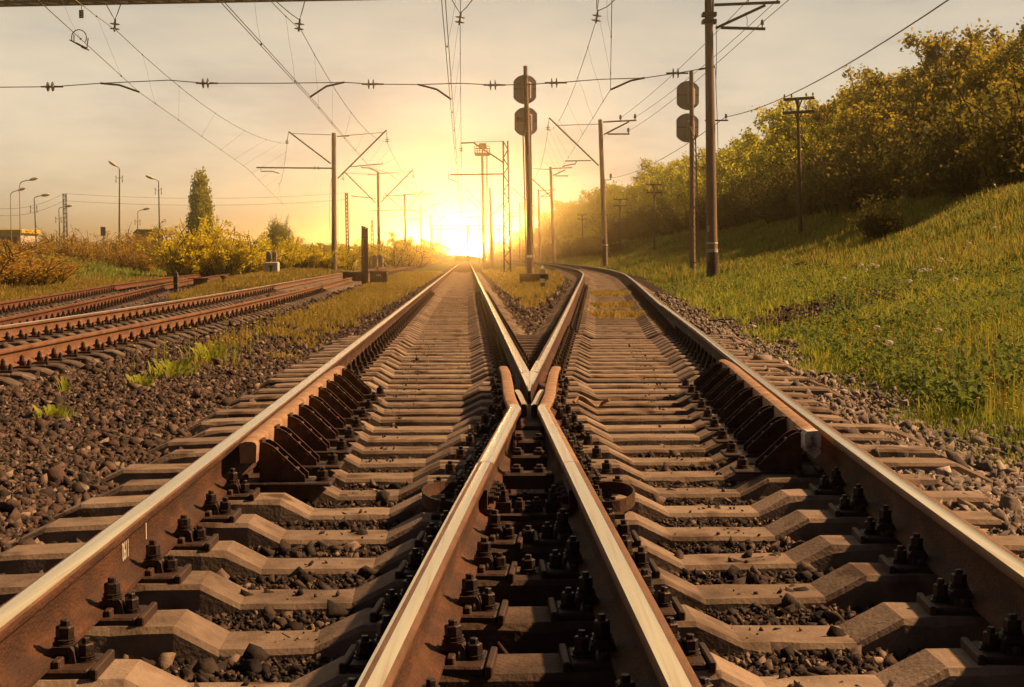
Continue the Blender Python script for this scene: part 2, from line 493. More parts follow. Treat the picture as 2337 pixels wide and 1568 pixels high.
branch_z = smooth_path([(-20, 0), (8, 0), (14, 0.0), (25, 0.05), (40, 0.15), (55, 0.23), (90, 0.32), (150, 0.38), (300, 0.4), (900, 0.4)])
second_r = smooth_path([(-20, -4.4), (5, -4.62), (13.6, -4.92), (23, -5.12), (35, -5.62), (57, -6.85), (80, -8.1), (108, -9.4), (200, -12.6), (400, -19), (900, -34.7)])   # gauge line, right rail of the second track
third_r = smooth_path([(-20, -3.0), (0, -5.0), (12, -6.35), (20.6, -7.45), (32, -9.15), (44.8, -11.2), (65, -14.0), (92, -17.0), (140, -21.4), (250, -29), (400, -38), (900, -66)])


def smst(a, b, x):
    t = np.clip((x - a) / (b - a), 0, 1)
    return t * t * (3 - 2 * t)


_bank = smooth_path([(-50, 0), (1.3, 0), (2.0, 0.10), (2.9, 0.36), (4.75, 0.72), (6.5, 1.15), (8.5, 2.05), (10.3, 2.8), (12, 3.02), (20, 3.1), (60, 3.4), (2000, 3.6)])
_lbank = smooth_path([(-50, 0), (1.8, 0), (4, 0.12), (8, 0.5), (14, 1.15), (22, 1.65), (40, 1.8), (2000, 1.9)])


def rumple(x, y):
    return (np.sin(x * 1.7 + 0.6 * np.sin(y * 0.9)) * np.sin(y * 1.3 + 1.1 + 0.5 * np.sin(x * 0.8)) * 0.5 + np.sin(x * 0.43 + 2.0) * np.sin(y * 0.37 + 0.7))


def ground_z(x, y):
    x = np.asarray(x, float); y = np.asarray(y, float)
    mr, bl, br = main_r(y), branch_l(y), branch_rc(y)
    z = np.full(np.broadcast(x, y).shape, -0.306)
    zb = branch_z(y)
    z = z - (0.004 + 0.026 * smst(7, 10, y)) * smst(main_l(y) - 0.35, main_l(y) - 0.05, x) * (1 - smst(br + 0.05, br + 0.35, x))
    z = z + zb * smst(mr + 0.4, np.maximum(bl - 0.4, mr + 0.9), x)
    fade = 1 - smst(160, 320, y)
    d = x - br
    b = _bank(d) * (0.35 + 0.65 * fade) + rumple(x, y) * 0.10 * smst(3.5, 6.5, d)
    z = z + np.where(d > 1.3, b, 0)
    # shallow shoulder beside the branch
    z = z - 0.05 * smst(0.55, 1.1, d) * (1 - smst(1.1, 2.2, d))
    tl = third_r(y) - 1.6
    dl = tl - x
    lb = _lbank(dl) * (1 - 0.55 * smst(120, 260, y)) + rumple(x, y) * 0.12 * smst(4, 8, dl)
    z = z + np.where(dl > 1.8, lb, 0)
    # grassy strip between second and third track once they are apart
    s2 = second_r(y) - 1.6
    gap = s2 - third_r(y)
    mid = (s2 + third_r(y)) / 2
    z = z + 0.33 * smst(2.6, 6.5, gap) * np.clip(1 - ((x - mid) / np.maximum(gap / 2 - 0.6, 0.3)) ** 2, 0, 1)
    # strip between straight and second track: a very low swell of spilled ballast
    gl, gr = second_r(y) + 0.7, main_l(y) - 0.7
    m2 = (gl + gr) / 2
    z = z + 0.05 * np.clip(1 - ((x - m2) / np.maximum((gr - gl) / 2, 0.3)) ** 2, 0, 1)
    return z


def gz(x, y): return float(ground_z(x, y))


# ------------------------------------------------------------------ ground sheet
def axis(breaks):
    out = []
    for a, b, st in breaks:
        out.extend(list(np.arange(a, b - 1e-6, st)))
    out.append(breaks[-1][1])
    return np.array(out)


def build_ground():
    xs = axis([(-900, -300, 60), (-300, -80, 12), (-80, -30, 2.0), (-30, -8, 0.5), (-8, 16, 0.2), (16, 40, 1.0), (40, 300, 12), (300, 900, 60)])
    ys = axis([(-40, -4, 4), (-4, 2, 1), (2, 20, 0.2), (20, 50, 0.5), (50, 120, 1.5), (120, 300, 8), (300, 900, 40)])
    X, Y = np.meshgrid(xs, ys)
    Z = ground_z(X, Y)
    nx, ny = len(xs), len(ys)
    V = np.stack([X.ravel(), Y.ravel(), Z.ravel()], 1)
    I = np.arange(nx * ny).reshape(ny, nx)
    Fq = np.stack([I[:-1, :-1].ravel(), I[:-1, 1:].ravel(), I[1:, 1:].ravel(), I[1:, :-1].ravel()], 1)
    m, nt, b = new_mat('ground_soil')
    L = nt.links
    at_ = nd(nt, 'ShaderNodeAttribute', attribute_name='bed')
    g = nd(nt, 'ShaderNodeNewGeometry')
    n1 = nd(nt, 'ShaderNodeTexNoise'); n1.inputs['Scale'].default_value = 1.3; n1.inputs['Detail'].default_value = 9
    L.new(g.outputs['Position'], n1.inputs['Vector'])
    n2 = nd(nt, 'ShaderNodeTexNoise'); n2.inputs['Scale'].default_value = 22; n2.inputs['Detail'].default_value = 8
    L.new(g.outputs['Position'], n2.inputs['Vector'])
    grass = ramp(nt, [(0.3, (0.050, 0.078, 0.018)), (0.5, (0.10, 0.125, 0.03)), (0.7, (0.18, 0.165, 0.05))])
    L.new(n1.outputs['Fac'], grass.inputs['Fac'])
    bed = ramp(nt, [(0.3, (0.016, 0.012, 0.010)), (0.55, (0.042, 0.030, 0.024)), (0.78, (0.10, 0.07, 0.052))])
    L.new(n2.outputs['Fac'], bed.inputs['Fac'])
    ad = nd(nt, 'ShaderNodeMath', operation='ADD')
    L.new(at_.outputs['Fac'], ad.inputs[0])
    m3 = nd(nt, 'ShaderNodeMath', operation='MULTIPLY_ADD'); m3.inputs[1].default_value = 0.9; m3.inputs[2].default_value = -0.45
    L.new(n1.outputs['Fac'], m3.inputs[0]); L.new(m3.outputs[0], ad.inputs[1])
    st = ramp(nt, [(0.42, (0, 0, 0)), (0.58, (1, 1, 1))])
    L.new(ad.outputs[0], st.inputs['Fac'])
    mx = nd(nt, 'ShaderNodeMix', data_type='RGBA')
    L.new(st.outputs['Color'], mx.inputs[0]); L.new(grass.outputs['Color'], mx.inputs[6]); L.new(bed.outputs['Color'], mx.inputs[7])
    L.new(mx.outputs[2], b.inputs['Base Color'])
    b.inputs['Roughness'].default_value = 0.95
    b.inputs['Specular IOR Level'].default_value = 0.1
    bp = nd(nt, 'ShaderNodeBump'); bp.inputs['Strength'].default_value = 0.8; bp.inputs['Distance'].default_value = 0.03
    L.new(n2.outputs['Fac'], bp.inputs['Height']); L.new(bp.outputs['Normal'], b.inputs['Normal'])
    me = np_mesh('ground', V, Fq, m, smooth=True)
    a = me.attributes.new('bed', 'FLOAT', 'POINT')
    a.data.foreach_set('value', bed_mask(V[:, 0], V[:, 1]).astype(np.float32))
    tag(obj('ground', me), 'grassy ground with gravel track beds between low banks', 'ground', kind='structure')


def bed_mask(x, y):
    """1 on the gravel, 0 in the grass"""
    y = np.asarray(y, float)
    mc, bc = main_r(y) - 0.76, branch_l(y) + 0.79
    sc, tc = second_r(y) - 0.76, third_r(y) - 0.76
    m = 1 - smst(1.5, 2.1, np.abs(x - mc))
    m = np.maximum(m, 1 - smst(2.05, 2.45, np.abs(x - bc)))
    m = np.maximum(m, 1 - smst(1.7, 2.3, np.abs(x - sc)))
    m = np.maximum(m, (1 - smst(1.3, 1.9, np.abs(x - tc))) * (1 - smst(60, 90, y)))
    near = 1 - smst(16, 34, y)
    m = np.maximum(m, near * (x > sc) * (x < bc))
    m = np.maximum(m, near * 0.8 * (x > tc) * (x < sc))
    # worn dirt patch right of the branch
    m = np.maximum(m, 1 - smst(0.7, 1.15, np.hypot((x - 5.4) / 1.5, (y - 23.5) / 2.0)))
    return np.clip(m, 0, 1)


build_ground()

# ------------------------------------------------------------------ rails
PROF = [(-0.075, -0.18), (0.075, -0.18), (0.075, -0.168), (0.034, -0.153), (0.013, -0.138), (0.009, -0.12), (0.009, -0.068), (0.014, -0.052), (0.035, -0.040),
        (0.0375, -0.034), (0.0375, -0.0135), (0.034, -0.0062), (0.024, -0.0022), (0.010, 0), (-0.010, 0), (-0.024, -0.0022), (-0.034, -0.0062), (-0.0375, -0.0135), (-0.0375, -0.034),
        (-0.035, -0.040), (-0.014, -0.052), (-0.009, -0.068), (-0.009, -0.12), (-0.013, -0.138), (-0.034, -0.153), (-0.075, -0.168)]
NT = len(PROF)


def rail_mesh(name, ys, xf, zf=None, polished=(11, 12, 13, 14, 15), mats=None, prof=PROF, dusty=True):
    ys = np.asarray(ys, float)
    x = np.asarray(xf(ys), float) if callable(xf) else np.asarray(xf, float)
    z = zf(ys) if zf is not None else np.zeros_like(ys)
    tx = np.gradient(x, ys)
    n = np.stack([1 / np.sqrt(1 + tx * tx), -tx / np.sqrt(1 + tx * tx)], 1)
    P = np.array(prof)
    k = len(P)
    V = np.empty((len(ys), k, 3))
    V[:, :, 0] = x[:, None] + n[:, 0:1] * P[None, :, 0]
    V[:, :, 1] = ys[:, None] + n[:, 1:2] * P[None, :, 0]
    V[:, :, 2] = z[:, None] + P[None, :, 1]
    fs, mi = [], []
    for i in range(len(ys) - 1):
        for q in range(k):
            fs.append((i * k + q, i * k + (q + 1) % k, (i + 1) * k + (q + 1) % k, (i + 1) * k + q))
            mi.append(1 if q in polished else (2 if (dusty and 9 < q < 18) else 0))
    fs.append(tuple(range(k)))
    fs.append(tuple(range((len(ys) - 1) * k + k - 1, (len(ys) - 1) * k - 1, -1)))
    mi += [0, 0]
    me = bpy.data.meshes.new(name)
    me.from_pydata(V.reshape(-1, 3).tolist(), [], fs)
    for m in (mats or [M['rust'], M['steel'], M['dust']]):
        me.materials.append(m)
    me.polygons.foreach_set('material_index', mi)
    bm = bmesh.new(); bm.from_mesh(me)
    bmesh.ops.recalc_face_normals(bm, faces=bm.faces)
    bm.to_mesh(me); bm.free()
    me.polygons.foreach_set('use_smooth', [True] * len(fs))
    me.set_sharp_from_angle(angle=R(35))
    return me


def ysteps(a, b, n0=0.25, grow=1.03, mx=4.0):
    out = [a]; st = n0
    while out[-1] + st < b:
        out.append(out[-1] + st); st = min(st * grow, mx)
    out.append(b)
    return out


HW = 0.0375
G_RAILS = 'rails of the tracks'
rail_left = obj('rail', rail_mesh('rail', ysteps(0.8, 12.4), lambda y: main_l(y) - HW, polished=(11, 12, 13, 14)))
tag(rail_left, 'rusty rail with bright top at the lower left corner, outside the left guard rail', 'rail', G_RAILS)
o = obj('rail', rail_mesh('rail', ysteps(12.408, 420), lambda y: main_l(y) - HW))
tag(o, 'left rail of the straight track from beyond the guard rail to the sun', 'rail', G_RAILS)
o = obj('rail', rail_mesh('rail', ysteps(12.10, 420), lambda y: main_r(y) + HW, polished=(12, 13, 14, 15, 16)))
tag(o, 'right rail of the straight track running from the crossing nose to the sun', 'rail', G_RAILS)
o = obj('rail', rail_mesh('rail', ysteps(12.10, 330, mx=2.0), lambda y: branch_l(y) - HW, branch_z, polished=(11, 12, 13)))
tag(o, 'left rail of the curving branch, from the crossing nose round the bend', 'rail', G_RAILS)
o = obj('rail', rail_mesh('rail', ysteps(12.62, 330, mx=2.0), branch_rc, branch_z, polished=(12, 13, 14, 15)))
tag(o, 'right rail of the branch beyond the guard rail, bending left in the distance', 'rail', G_RAILS)
rail_right = obj('rail', rail_mesh('rail', ysteps(0.8, 12.612), branch_rc, branch_z, polished=(13, 14, 15)))
tag(rail_right, 'dark sided rail with narrow bright band at the lower right, beside the right guard rail', 'rail', G_RAILS)
near_l = obj('rail', rail_mesh('rail', ysteps(0.8, 6.06, 0.2, 1.0), lambda y: branch_l(y) - HW, polished=(12, 13, 15)))
tag(near_l, 'left of the two gleaming rails in the lower middle leading up to the crossing', 'rail', G_RAILS)
near_r = obj('rail', rail_mesh('rail', ysteps(0.8, 6.06, 0.2, 1.0), lambda y: main_r(y) + HW, polished=(13, 14, 15)))
tag(near_r, 'right of the two gleaming rails in the lower middle leading up to the crossing', 'rail', G_RAILS)
M2 = [M['rust_sunlit'], M['steel'], M['rust_sunlit']]
o = obj('rail', rail_mesh('rail', ysteps(3, 400), lambda y: second_r(y) + HW, polished=(), mats=M2))
tag(o, 'near dull rusty rail of the second track at the left edge', 'rail', G_RAILS)
o = obj('rail', rail_mesh('rail', ysteps(3, 400), lambda y: second_r(y) - 1.52 - HW, polished=(11, 12, 13, 14, 15), mats=M2))
tag(o, 'far bright topped rail of the second track on the left', 'rail', G_RAILS)
MR = [M['rust_red'], M['dust'], M['rust_red']]
o = obj('rail', rail_mesh('rail', ysteps(8, 300), lambda y: third_r(y) + HW, polished=(12, 13, 14), mats=MR))
tag(o, 'near rusty rail of the unused siding curving away to the left', 'rail', G_RAILS)
o = obj('rail', rail_mesh('rail', ysteps(8, 300), lambda y: third_r(y) - 1.52 - HW, polished=(), mats=MR))
tag(o, 'far orange red rail of the unused siding along the left meadow', 'rail', G_RAILS)

# painted marks on the web of the near left rail
def web_mark():
    fc = bpy.data.curves.new('painted_mark', 'FONT')
    fc.body = '0611'
    fc.size = 0.085
    fc.extrude = 0.0008
    to = bpy.data.objects.new('painted_mark', fc)
    COL.objects.link(to)
    dg = bpy.context.evaluated_depsgraph_get()
    me = bpy.data.meshes.new_from_object(to.evaluated_get(dg))
    bpy.data.objects.remove(to)
    me.materials.clear(); me.materials.append(M['white'])
    y0 = 4.63
    o = obj('painted_mark', me, rail_left)
    o.matrix_local = Matrix.Translation((float(main_l(y0)) - HW + 0.0105, y0, -0.125)) @ Matrix.Rotation(-math.atan(-0.0315) , 4, 'Z') @ Matrix.Rotation(R(90), 4, 'Z') @ Matrix.Rotation(R(90), 4, 'X') @ Matrix.Scale(0.55, 4, (1, 0, 0))
    mb = MB()
    y1 = 4.98
    mb.box((float(main_l(y1)) - HW + 0.0103, y1, -0.09), (0.0016, 0.008, 0.062))
    mb.build('chalk_line', M['white'], rail_left)


web_mark()


def fishplate(parent, y0, y1, xf, side):
    """bolted bar along the web"""
    ym = (y0 + y1) / 2
    xa, xb = float(xf(y0)), float(xf(y1))
    mb = MB()
    a, b = Vector((xa + side * 0.028, y0, -0.093)), Vector((xb + side * 0.028, y1, -0.093))
    mb.bar(a, b, 0.030, 0.085)
    mb.bar(a + Vector((side * 0.012, 0, -0.045)), b + Vector((side * 0.012, 0, -0.045)), 0.045, 0.020)
    mb.build('fishplate', M['gusset'], parent)
    for k in range(4):
        t = 0.12 + 0.25 * k
        p = a.lerp(b, t)
        q = MB()
        q.lathe(p + Vector((side * 0.014, 0, 0)), [(0.026, 0), (0.026, 0.006), (0.021, 0.0065), (0.021, 0.024), (0.011, 0.025), (0.011, 0.042), (0.009, 0.044)], 6, axis=(side, 0, 0))
        q.build('fishplate_bolt', M['bolt'], parent)


fishplate(near_l, 5.62, 6.05, lambda y: branch_l(y) - HW, 1)
fishplate(near_r, 5.62, 6.05, lambda y: main_r(y) + HW, -1)
fishplate(near_l, 5.62, 6.05, lambda y: branch_l(y) - HW, -1)
fishplate(near_r, 5.62, 6.05, lambda y: main_r(y) + HW, 1)

# ------------------------------------------------------------------ the crossing (frog)
frog = empty('rail_crossing', (0.1, 9.4, -0.18), 'cast steel crossing with gleaming V nose and two flared wing rails, between the tracks', 'rail crossing')
FO = Vector((0.1, 9.4, -0.18))


def frog_part(name, me):
    o = obj(name, me, frog)
    o.location = -FO
    return o


PN = [(-0.06, -0.18), (0.06, -0.18), (0.06, -0.165), (0.030, -0.14), (0.030, -0.06), (0.032, -0.045), (0.0335, -0.034), (0.0335, -0.0125), (0.030, -0.0055), (0.02, -0.0015), (0.008, 0), (-0.008, 0), (-0.02, -0.0015), (-0.030, -0.0055), (-0.0335, -0.0125), (-0.0335, -0.034), (-0.032, -0.045), (-0.030, -0.06), (-0.030, -0.14), (-0.06, -0.165)]


def nose():
    """solid wedge whose flanks are the two gauge lines, ending in a blunt tip; beyond the gap the two legs carry on"""
    mb = MB()
    ys = [9.44, 9.6, 9.8, 10.0, 10.25, 10.55, 10.9]
    rows = []
    for y in ys:
        l, r = float(main_r(y)), float(branch_l(y))
        zt = -0.012 * max(0, (10.2 - y) / 0.8)
        w = r - l
        c = (l + r) / 2
        h = max(w / 2, 0.010)
        rows.append([(c - h - 0.012, y, -0.17), (c - h, y, zt - 0.045), (c - h, y, zt - 0.010), (c - h * 0.62, y, zt - 0.001), (c, y, zt), (c + h * 0.62, y, zt - 0.001), (c + h, y, zt - 0.010), (c + h, y, zt - 0.045), (c + h + 0.012, y, -0.17)])
    k = 9
    vs = [p for r_ in rows for p in r_]
    for i in range(len(ys) - 1):
        for q in range(k - 1):
            mb_f = (i * k + q, i * k + q + 1, (i + 1) * k + q + 1, (i + 1) * k + q)
            mb.f.append(mb_f); mb.m.append(1 if 2 <= q <= 5 else 0)
    mb.v = vs
    mb.f.append(tuple(range(k))); mb.m.append(0)
    mb.f.append(tuple(range((len(ys) - 1) * k + k - 1, (len(ys) - 1) * k - 1, -1))); mb.m.append(0)
    frog_part('nose', mb.mesh('nose', [M['rust'], M['steel'], M['dust']], True))
    yl = np.linspace(10.9, 12.09, 6)
    frog_part('nose_leg', rail_mesh('nose_leg', yl, lambda y: main_r(y) + 0.0375, polished=(11, 12, 13, 14, 15, 16)))
    frog_part('nose_leg', rail_mesh('nose_leg', yl, lambda y: branch_l(y) - 0.0375, polished=(11, 12, 13, 14, 15, 16)))


nose()


def wing(side):
    """side -1: left wing (carries the branch's left gauge line near the camera), +1: right wing"""
    ys = [6.068, 6.6, 7.2, 7.7, 8.0, 8.16, 8.22, 8.28, 8.34, 8.40, 8.46, 8.6, 8.8, 9.2, 9.7, 10.2, 10.6, 10.95, 11.25, 11.45]
    xs = []
    for y in ys:
        near = float(branch_l(y)) if side < 0 else float(main_r(y))
        edge = float(main_r(y)) if side < 0 else float(branch_l(y))
        fl = float(np.interp(y, [8.3, 8.7, 9.1, 10.0, 11.0, 11.45], [0.094, 0.100, 0.104, 0.088, 0.076, 0.082]))
        a = near + side * HW
        b = edge + side * (fl + HW)
        t = min(1, max(0, (y - 8.16) / 0.30)); t = t * t * (3 - 2 * t)
        xs.append(a * (1 - t) + b * t)
    pol = (11, 12, 13, 14) if side < 0 else (13, 14, 15, 16)
    # the wheels leave the wing just past the knee, so its far part is dull
    me = rail_mesh('wing_rail', ys, np.array(xs), polished=pol, dusty=True, mats=[M['rust'], M['steel'], M['check']])  # dust made paler so its colour holds the light on the wing tips
    k = NT
    for i, p in enumerate(me.polygons):
        seg = i // k
        if p.material_index == 1 and seg >= 10 and i < (len(ys) - 1) * k: p.material_index = 2
    frog_part('wing_rail', me)


wing(-1)
wing(1)
# strip between wing and nose where the wheel changes over
for side in (-1, 1):
    pts = []
    mb = MB()
    ysn = np.array([8.46, 8.52, 8.8, 9.1, 9.32, 9.40])
    off = np.array([0.072, 0.066, 0.068, 0.070, 0.074, 0.080])
    edge = (main_r(ysn) if side < 0 else branch_l(ysn)) + side * off
    pr = [(-0.017, -0.07), (0.017, -0.07), (0.017, -0.008), (0.010, 0.0), (-0.010, 0.0), (-0.017, -0.008)]
    frog_part('wheel_transfer_strip', rail_mesh('wheel_transfer_strip', ysn, edge, polished=(2, 3, 4), prof=pr, dusty=False))
for y0, y1, dz in ((7.35, 8.0, -0.125), (8.06, 9.3, -0.11)):
    mb = MB()
    ym = (y0 + y1) / 2
    a0, a1 = float(branch_l(y0)), float(main_r(y0))
    if y0 > 8:
        a0, a1 = 0.03, 0.19
    mb.box(((a0 + a1) / 2, ym, dz - 0.02), (max(a1 - a0 - 0.02, 0.14), y1 - y0, 0.09), ch=0.012)
    frog_part('spacer_block', mb.mesh('spacer_block', M['gusset']))
for y in (6.2, 6.75, 7.3):
    mb = MB()
    xm = (float(branch_l(y)) + float(main_r(y))) / 2
    wdt = float(main_r(y)) - float(branch_l(y)) - 0.06
    mb.box((xm, y, -0.1), (wdt, 0.09, 0.07), ch=0.01)
    for sx in (-1, 1):
        mb.lathe((xm + sx * 0.05, y, -0.066), [(0.028, 0), (0.028, 0.02), (0.016, 0.021), (0.016, 0.034)], 6)
    frog_part('spacer_bolt_block', mb.mesh('spacer_bolt_block', M['plate']))

# ------------------------------------------------------------------ fastenings (protos in local space: rail centre at x=0, plate underside at z=0)
def plate_mb(hw=0.178, hy=0.085):
    mb = MB()
    mb.box((0, 0, 0.010), (2 * hw, 2 * hy, 0.020), ch=0.006)
    for s in (-1, 1):
        mb.box((s * 0.088, 0, 0.030), (0.022, 2 * hy - 0.03, 0.022), ch=0.004)
        mb.box((s * (hw + 0.012), 0, 0.012), (0.02, 2 * hy + 0.02, 0.03), ch=0.004)
    return mb


def clip_mb(s):
    mb = MB()
    x = s * 0.086
    prof = [(-0.034, 0.022), (-0.030, 0.050), (-0.022, 0.064), (0.026, 0.064), (0.034, 0.052), (0.040, 0.022), (0.026, 0.022), (0.022, 0.044), (-0.018, 0.044), (-0.022, 0.022)]
    poly = [(x + s * u, -0.032, z) for u, z in prof]
    n = len(poly)
    e = Vector((0, 0.064, 0))
    vs = [Vector(p) for p in poly] + [Vector(p) + e for p in poly]
    fs = []
    for i in range(n):
        j = (i + 1) % n
        fs.append((i, j, n + j, n + i))
    idx = [(0, 1, 8, 9), (1, 2, 7, 8), (2, 3, 6, 7), (3, 4, 5, 6)]
    idx = [(0, 1, 8, 9), (1, 2, 8), (2, 3, 7, 8), (3, 4, 7), (4, 5, 6, 7)]
    for q in idx:
        fs.append(tuple(q)); fs.append(tuple(i + n for i in reversed(q)))
    mb.add(vs, fs)
    return mb


def bolt_mb(x, z0, s=1.0):
    mb = MB()
    mb.lathe((x, 0, z0), [(0.031 * s, 0), (0.031 * s, 0.004), (0.026 * s, 0.005), (0.027 * s, 0.010), (0.025 * s, 0.011), (0.028 * s, 0.016), (0.024 * s, 0.017), (0.024 * s, 0.018)], 12)
    mb.lathe((x, 0, z0 + 0.0175), [(0.0225 * s, 0), (0.0235 * s, 0.002), (0.0235 * s, 0.028), (0.020 * s, 0.031), (0.012 * s, 0.0312), (0.012 * s, 0.044), (0.010 * s, 0.046)], 6)
    return mb


ME_PLATE = plate_mb().mesh('base_plate', M['plate'])
ME_CLIP = {s: clip_mb(s).mesh('rail_clip', M['plate']) for s in (-1, 1)}
ME_CBOLT = bolt_mb(0, 0, 1.0).mesh('clip_bolt', M['bolt'])
ME_PBOLT = bolt_mb(0, 0, 0.95).mesh('plate_bolt', M['bolt'])


def lod_fastening(mats=True):
    mb = MB()
    mb.box((0, 0, 0.010), (0.40, 0.17, 0.020))
    for s in (-1, 1):
        mb.box((s * 0.088, 0, 0.04), (0.07, 0.064, 0.048))
        mb.lathe((s * 0.09, 0, 0.064), [(0.027, 0), (0.026, 0.018), (0.023, 0.019), (0.022, 0.048), (0.012, 0.049), (0.011, 0.064)], 6)
        mb.lathe((s * 0.16, 0, 0.02), [(0.027, 0), (0.026, 0.018), (0.022, 0.019), (0.021, 0.046), (0.011, 0.047), (0.011, 0.06)], 6)
    return mb


ME_FAST = lod_fastening().mesh('fastening', M['plate'])


def fasten(parent, x, y, z, rz, detail, sides=(-1, 1)):
    """one rail seat; parent's origin subtracted by the caller"""
    if not detail:
        o = obj('fastening', ME_FAST, parent, (x, y, z)); o.rotation_euler.z = rz
        return
    p = obj('base_plate', ME_PLATE, parent, (x, y, z)); p.rotation_euler.z = rz
    for s in sides:
        dy = random.uniform(-0.006, 0.006)
        obj('rail_clip', ME_CLIP[s], p, (0, dy, 0)).rotation_euler.z = random.uniform(-0.06, 0.06)
        for nm, me, px, pz in (('clip_bolt', ME_CBOLT, 0.090, 0.064), ('plate_bolt', ME_PBOLT, 0.146, 0.020)):
            b = obj(nm, me, p, (s * px, dy + random.uniform(-0.008, 0.008), pz - random.uniform(0, 0.004)))
            b.rotation_euler = (random.uniform(-0.05, 0.05), random.uniform(-0.05, 0.05), random.uniform(0, 6.28))
            b.scale.z = random.uniform(0.86, 1.12)


# ------------------------------------------------------------------ sleepers
Z_SEAT, Z_DIP, Z_END = -0.202, -0.272, -0.300


def sleeper_mb(stations, wt=0.108, wb=0.142, zb=-0.43, greasy=None):
    """stations: (u, ztop) along the length; rounded top arrises; trapezoid section"""
    mb = MB()
    def sec(z):
        c = [random.uniform(0, 0.004) + (random.uniform(0.004, 0.016) if random.random() < 0.10 else 0) for _ in range(2)]
        return [(-wb, zb), (-wt - 0.006 + c[0] * 0.5, z - 0.014 - c[0]), (-wt + 0.008 + c[0], z), (wt - 0.008 - c[1], z), (wt + 0.006 - c[1] * 0.5, z - 0.014 - c[1]), (wb, zb)]
    k = 6
    vs, fs = [], []
    dense = [stations[0]]
    for (ua, za), (ub, zb_) in zip(stations[:-1], stations[1:]):
        m_ = max(1, int((ub - ua) / 0.085))
        for j in range(1, m_ + 1):
            t = j / m_
            dense.append((ua + (ub - ua) * t, za + (zb_ - za) * t + (random.uniform(-0.0015, 0.0015) if j < m_ else 0)))
    stations = dense
    for u, z in stations:
        for v, w in sec(z):
            vs.append((u, v, w))
    n = len(stations)
    for i in range(n - 1):
        for q in range(k):
            fs.append((i * k + q, i * k + (q + 1) % k, (i + 1) * k + (q + 1) % k, (i + 1) * k + q))
    fs.append(tuple(range(k - 1, -1, -1))); fs.append(tuple(range((n - 1) * k, n * k)))
    mb.add(vs, fs)
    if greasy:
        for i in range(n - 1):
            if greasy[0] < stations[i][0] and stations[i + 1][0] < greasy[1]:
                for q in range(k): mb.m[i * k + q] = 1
    return mb


def jit(st, a=0.003):
    return [(u, z + random.uniform(-a, a)) for u, z in st]


def std_stations():
    s = []
    for sg in (-1,):
        s += [(-1.36, -0.335), (-1.33, -0.318), (-1.10, Z_SEAT - 0.012), (-1.0, Z_SEAT), (-0.985, Z_SEAT - 0.004), (-0.97, Z_SEAT), (-0.52, Z_SEAT), (-0.36, Z_DIP)]
    return s + [(-u, z) for u, z in reversed(s)]


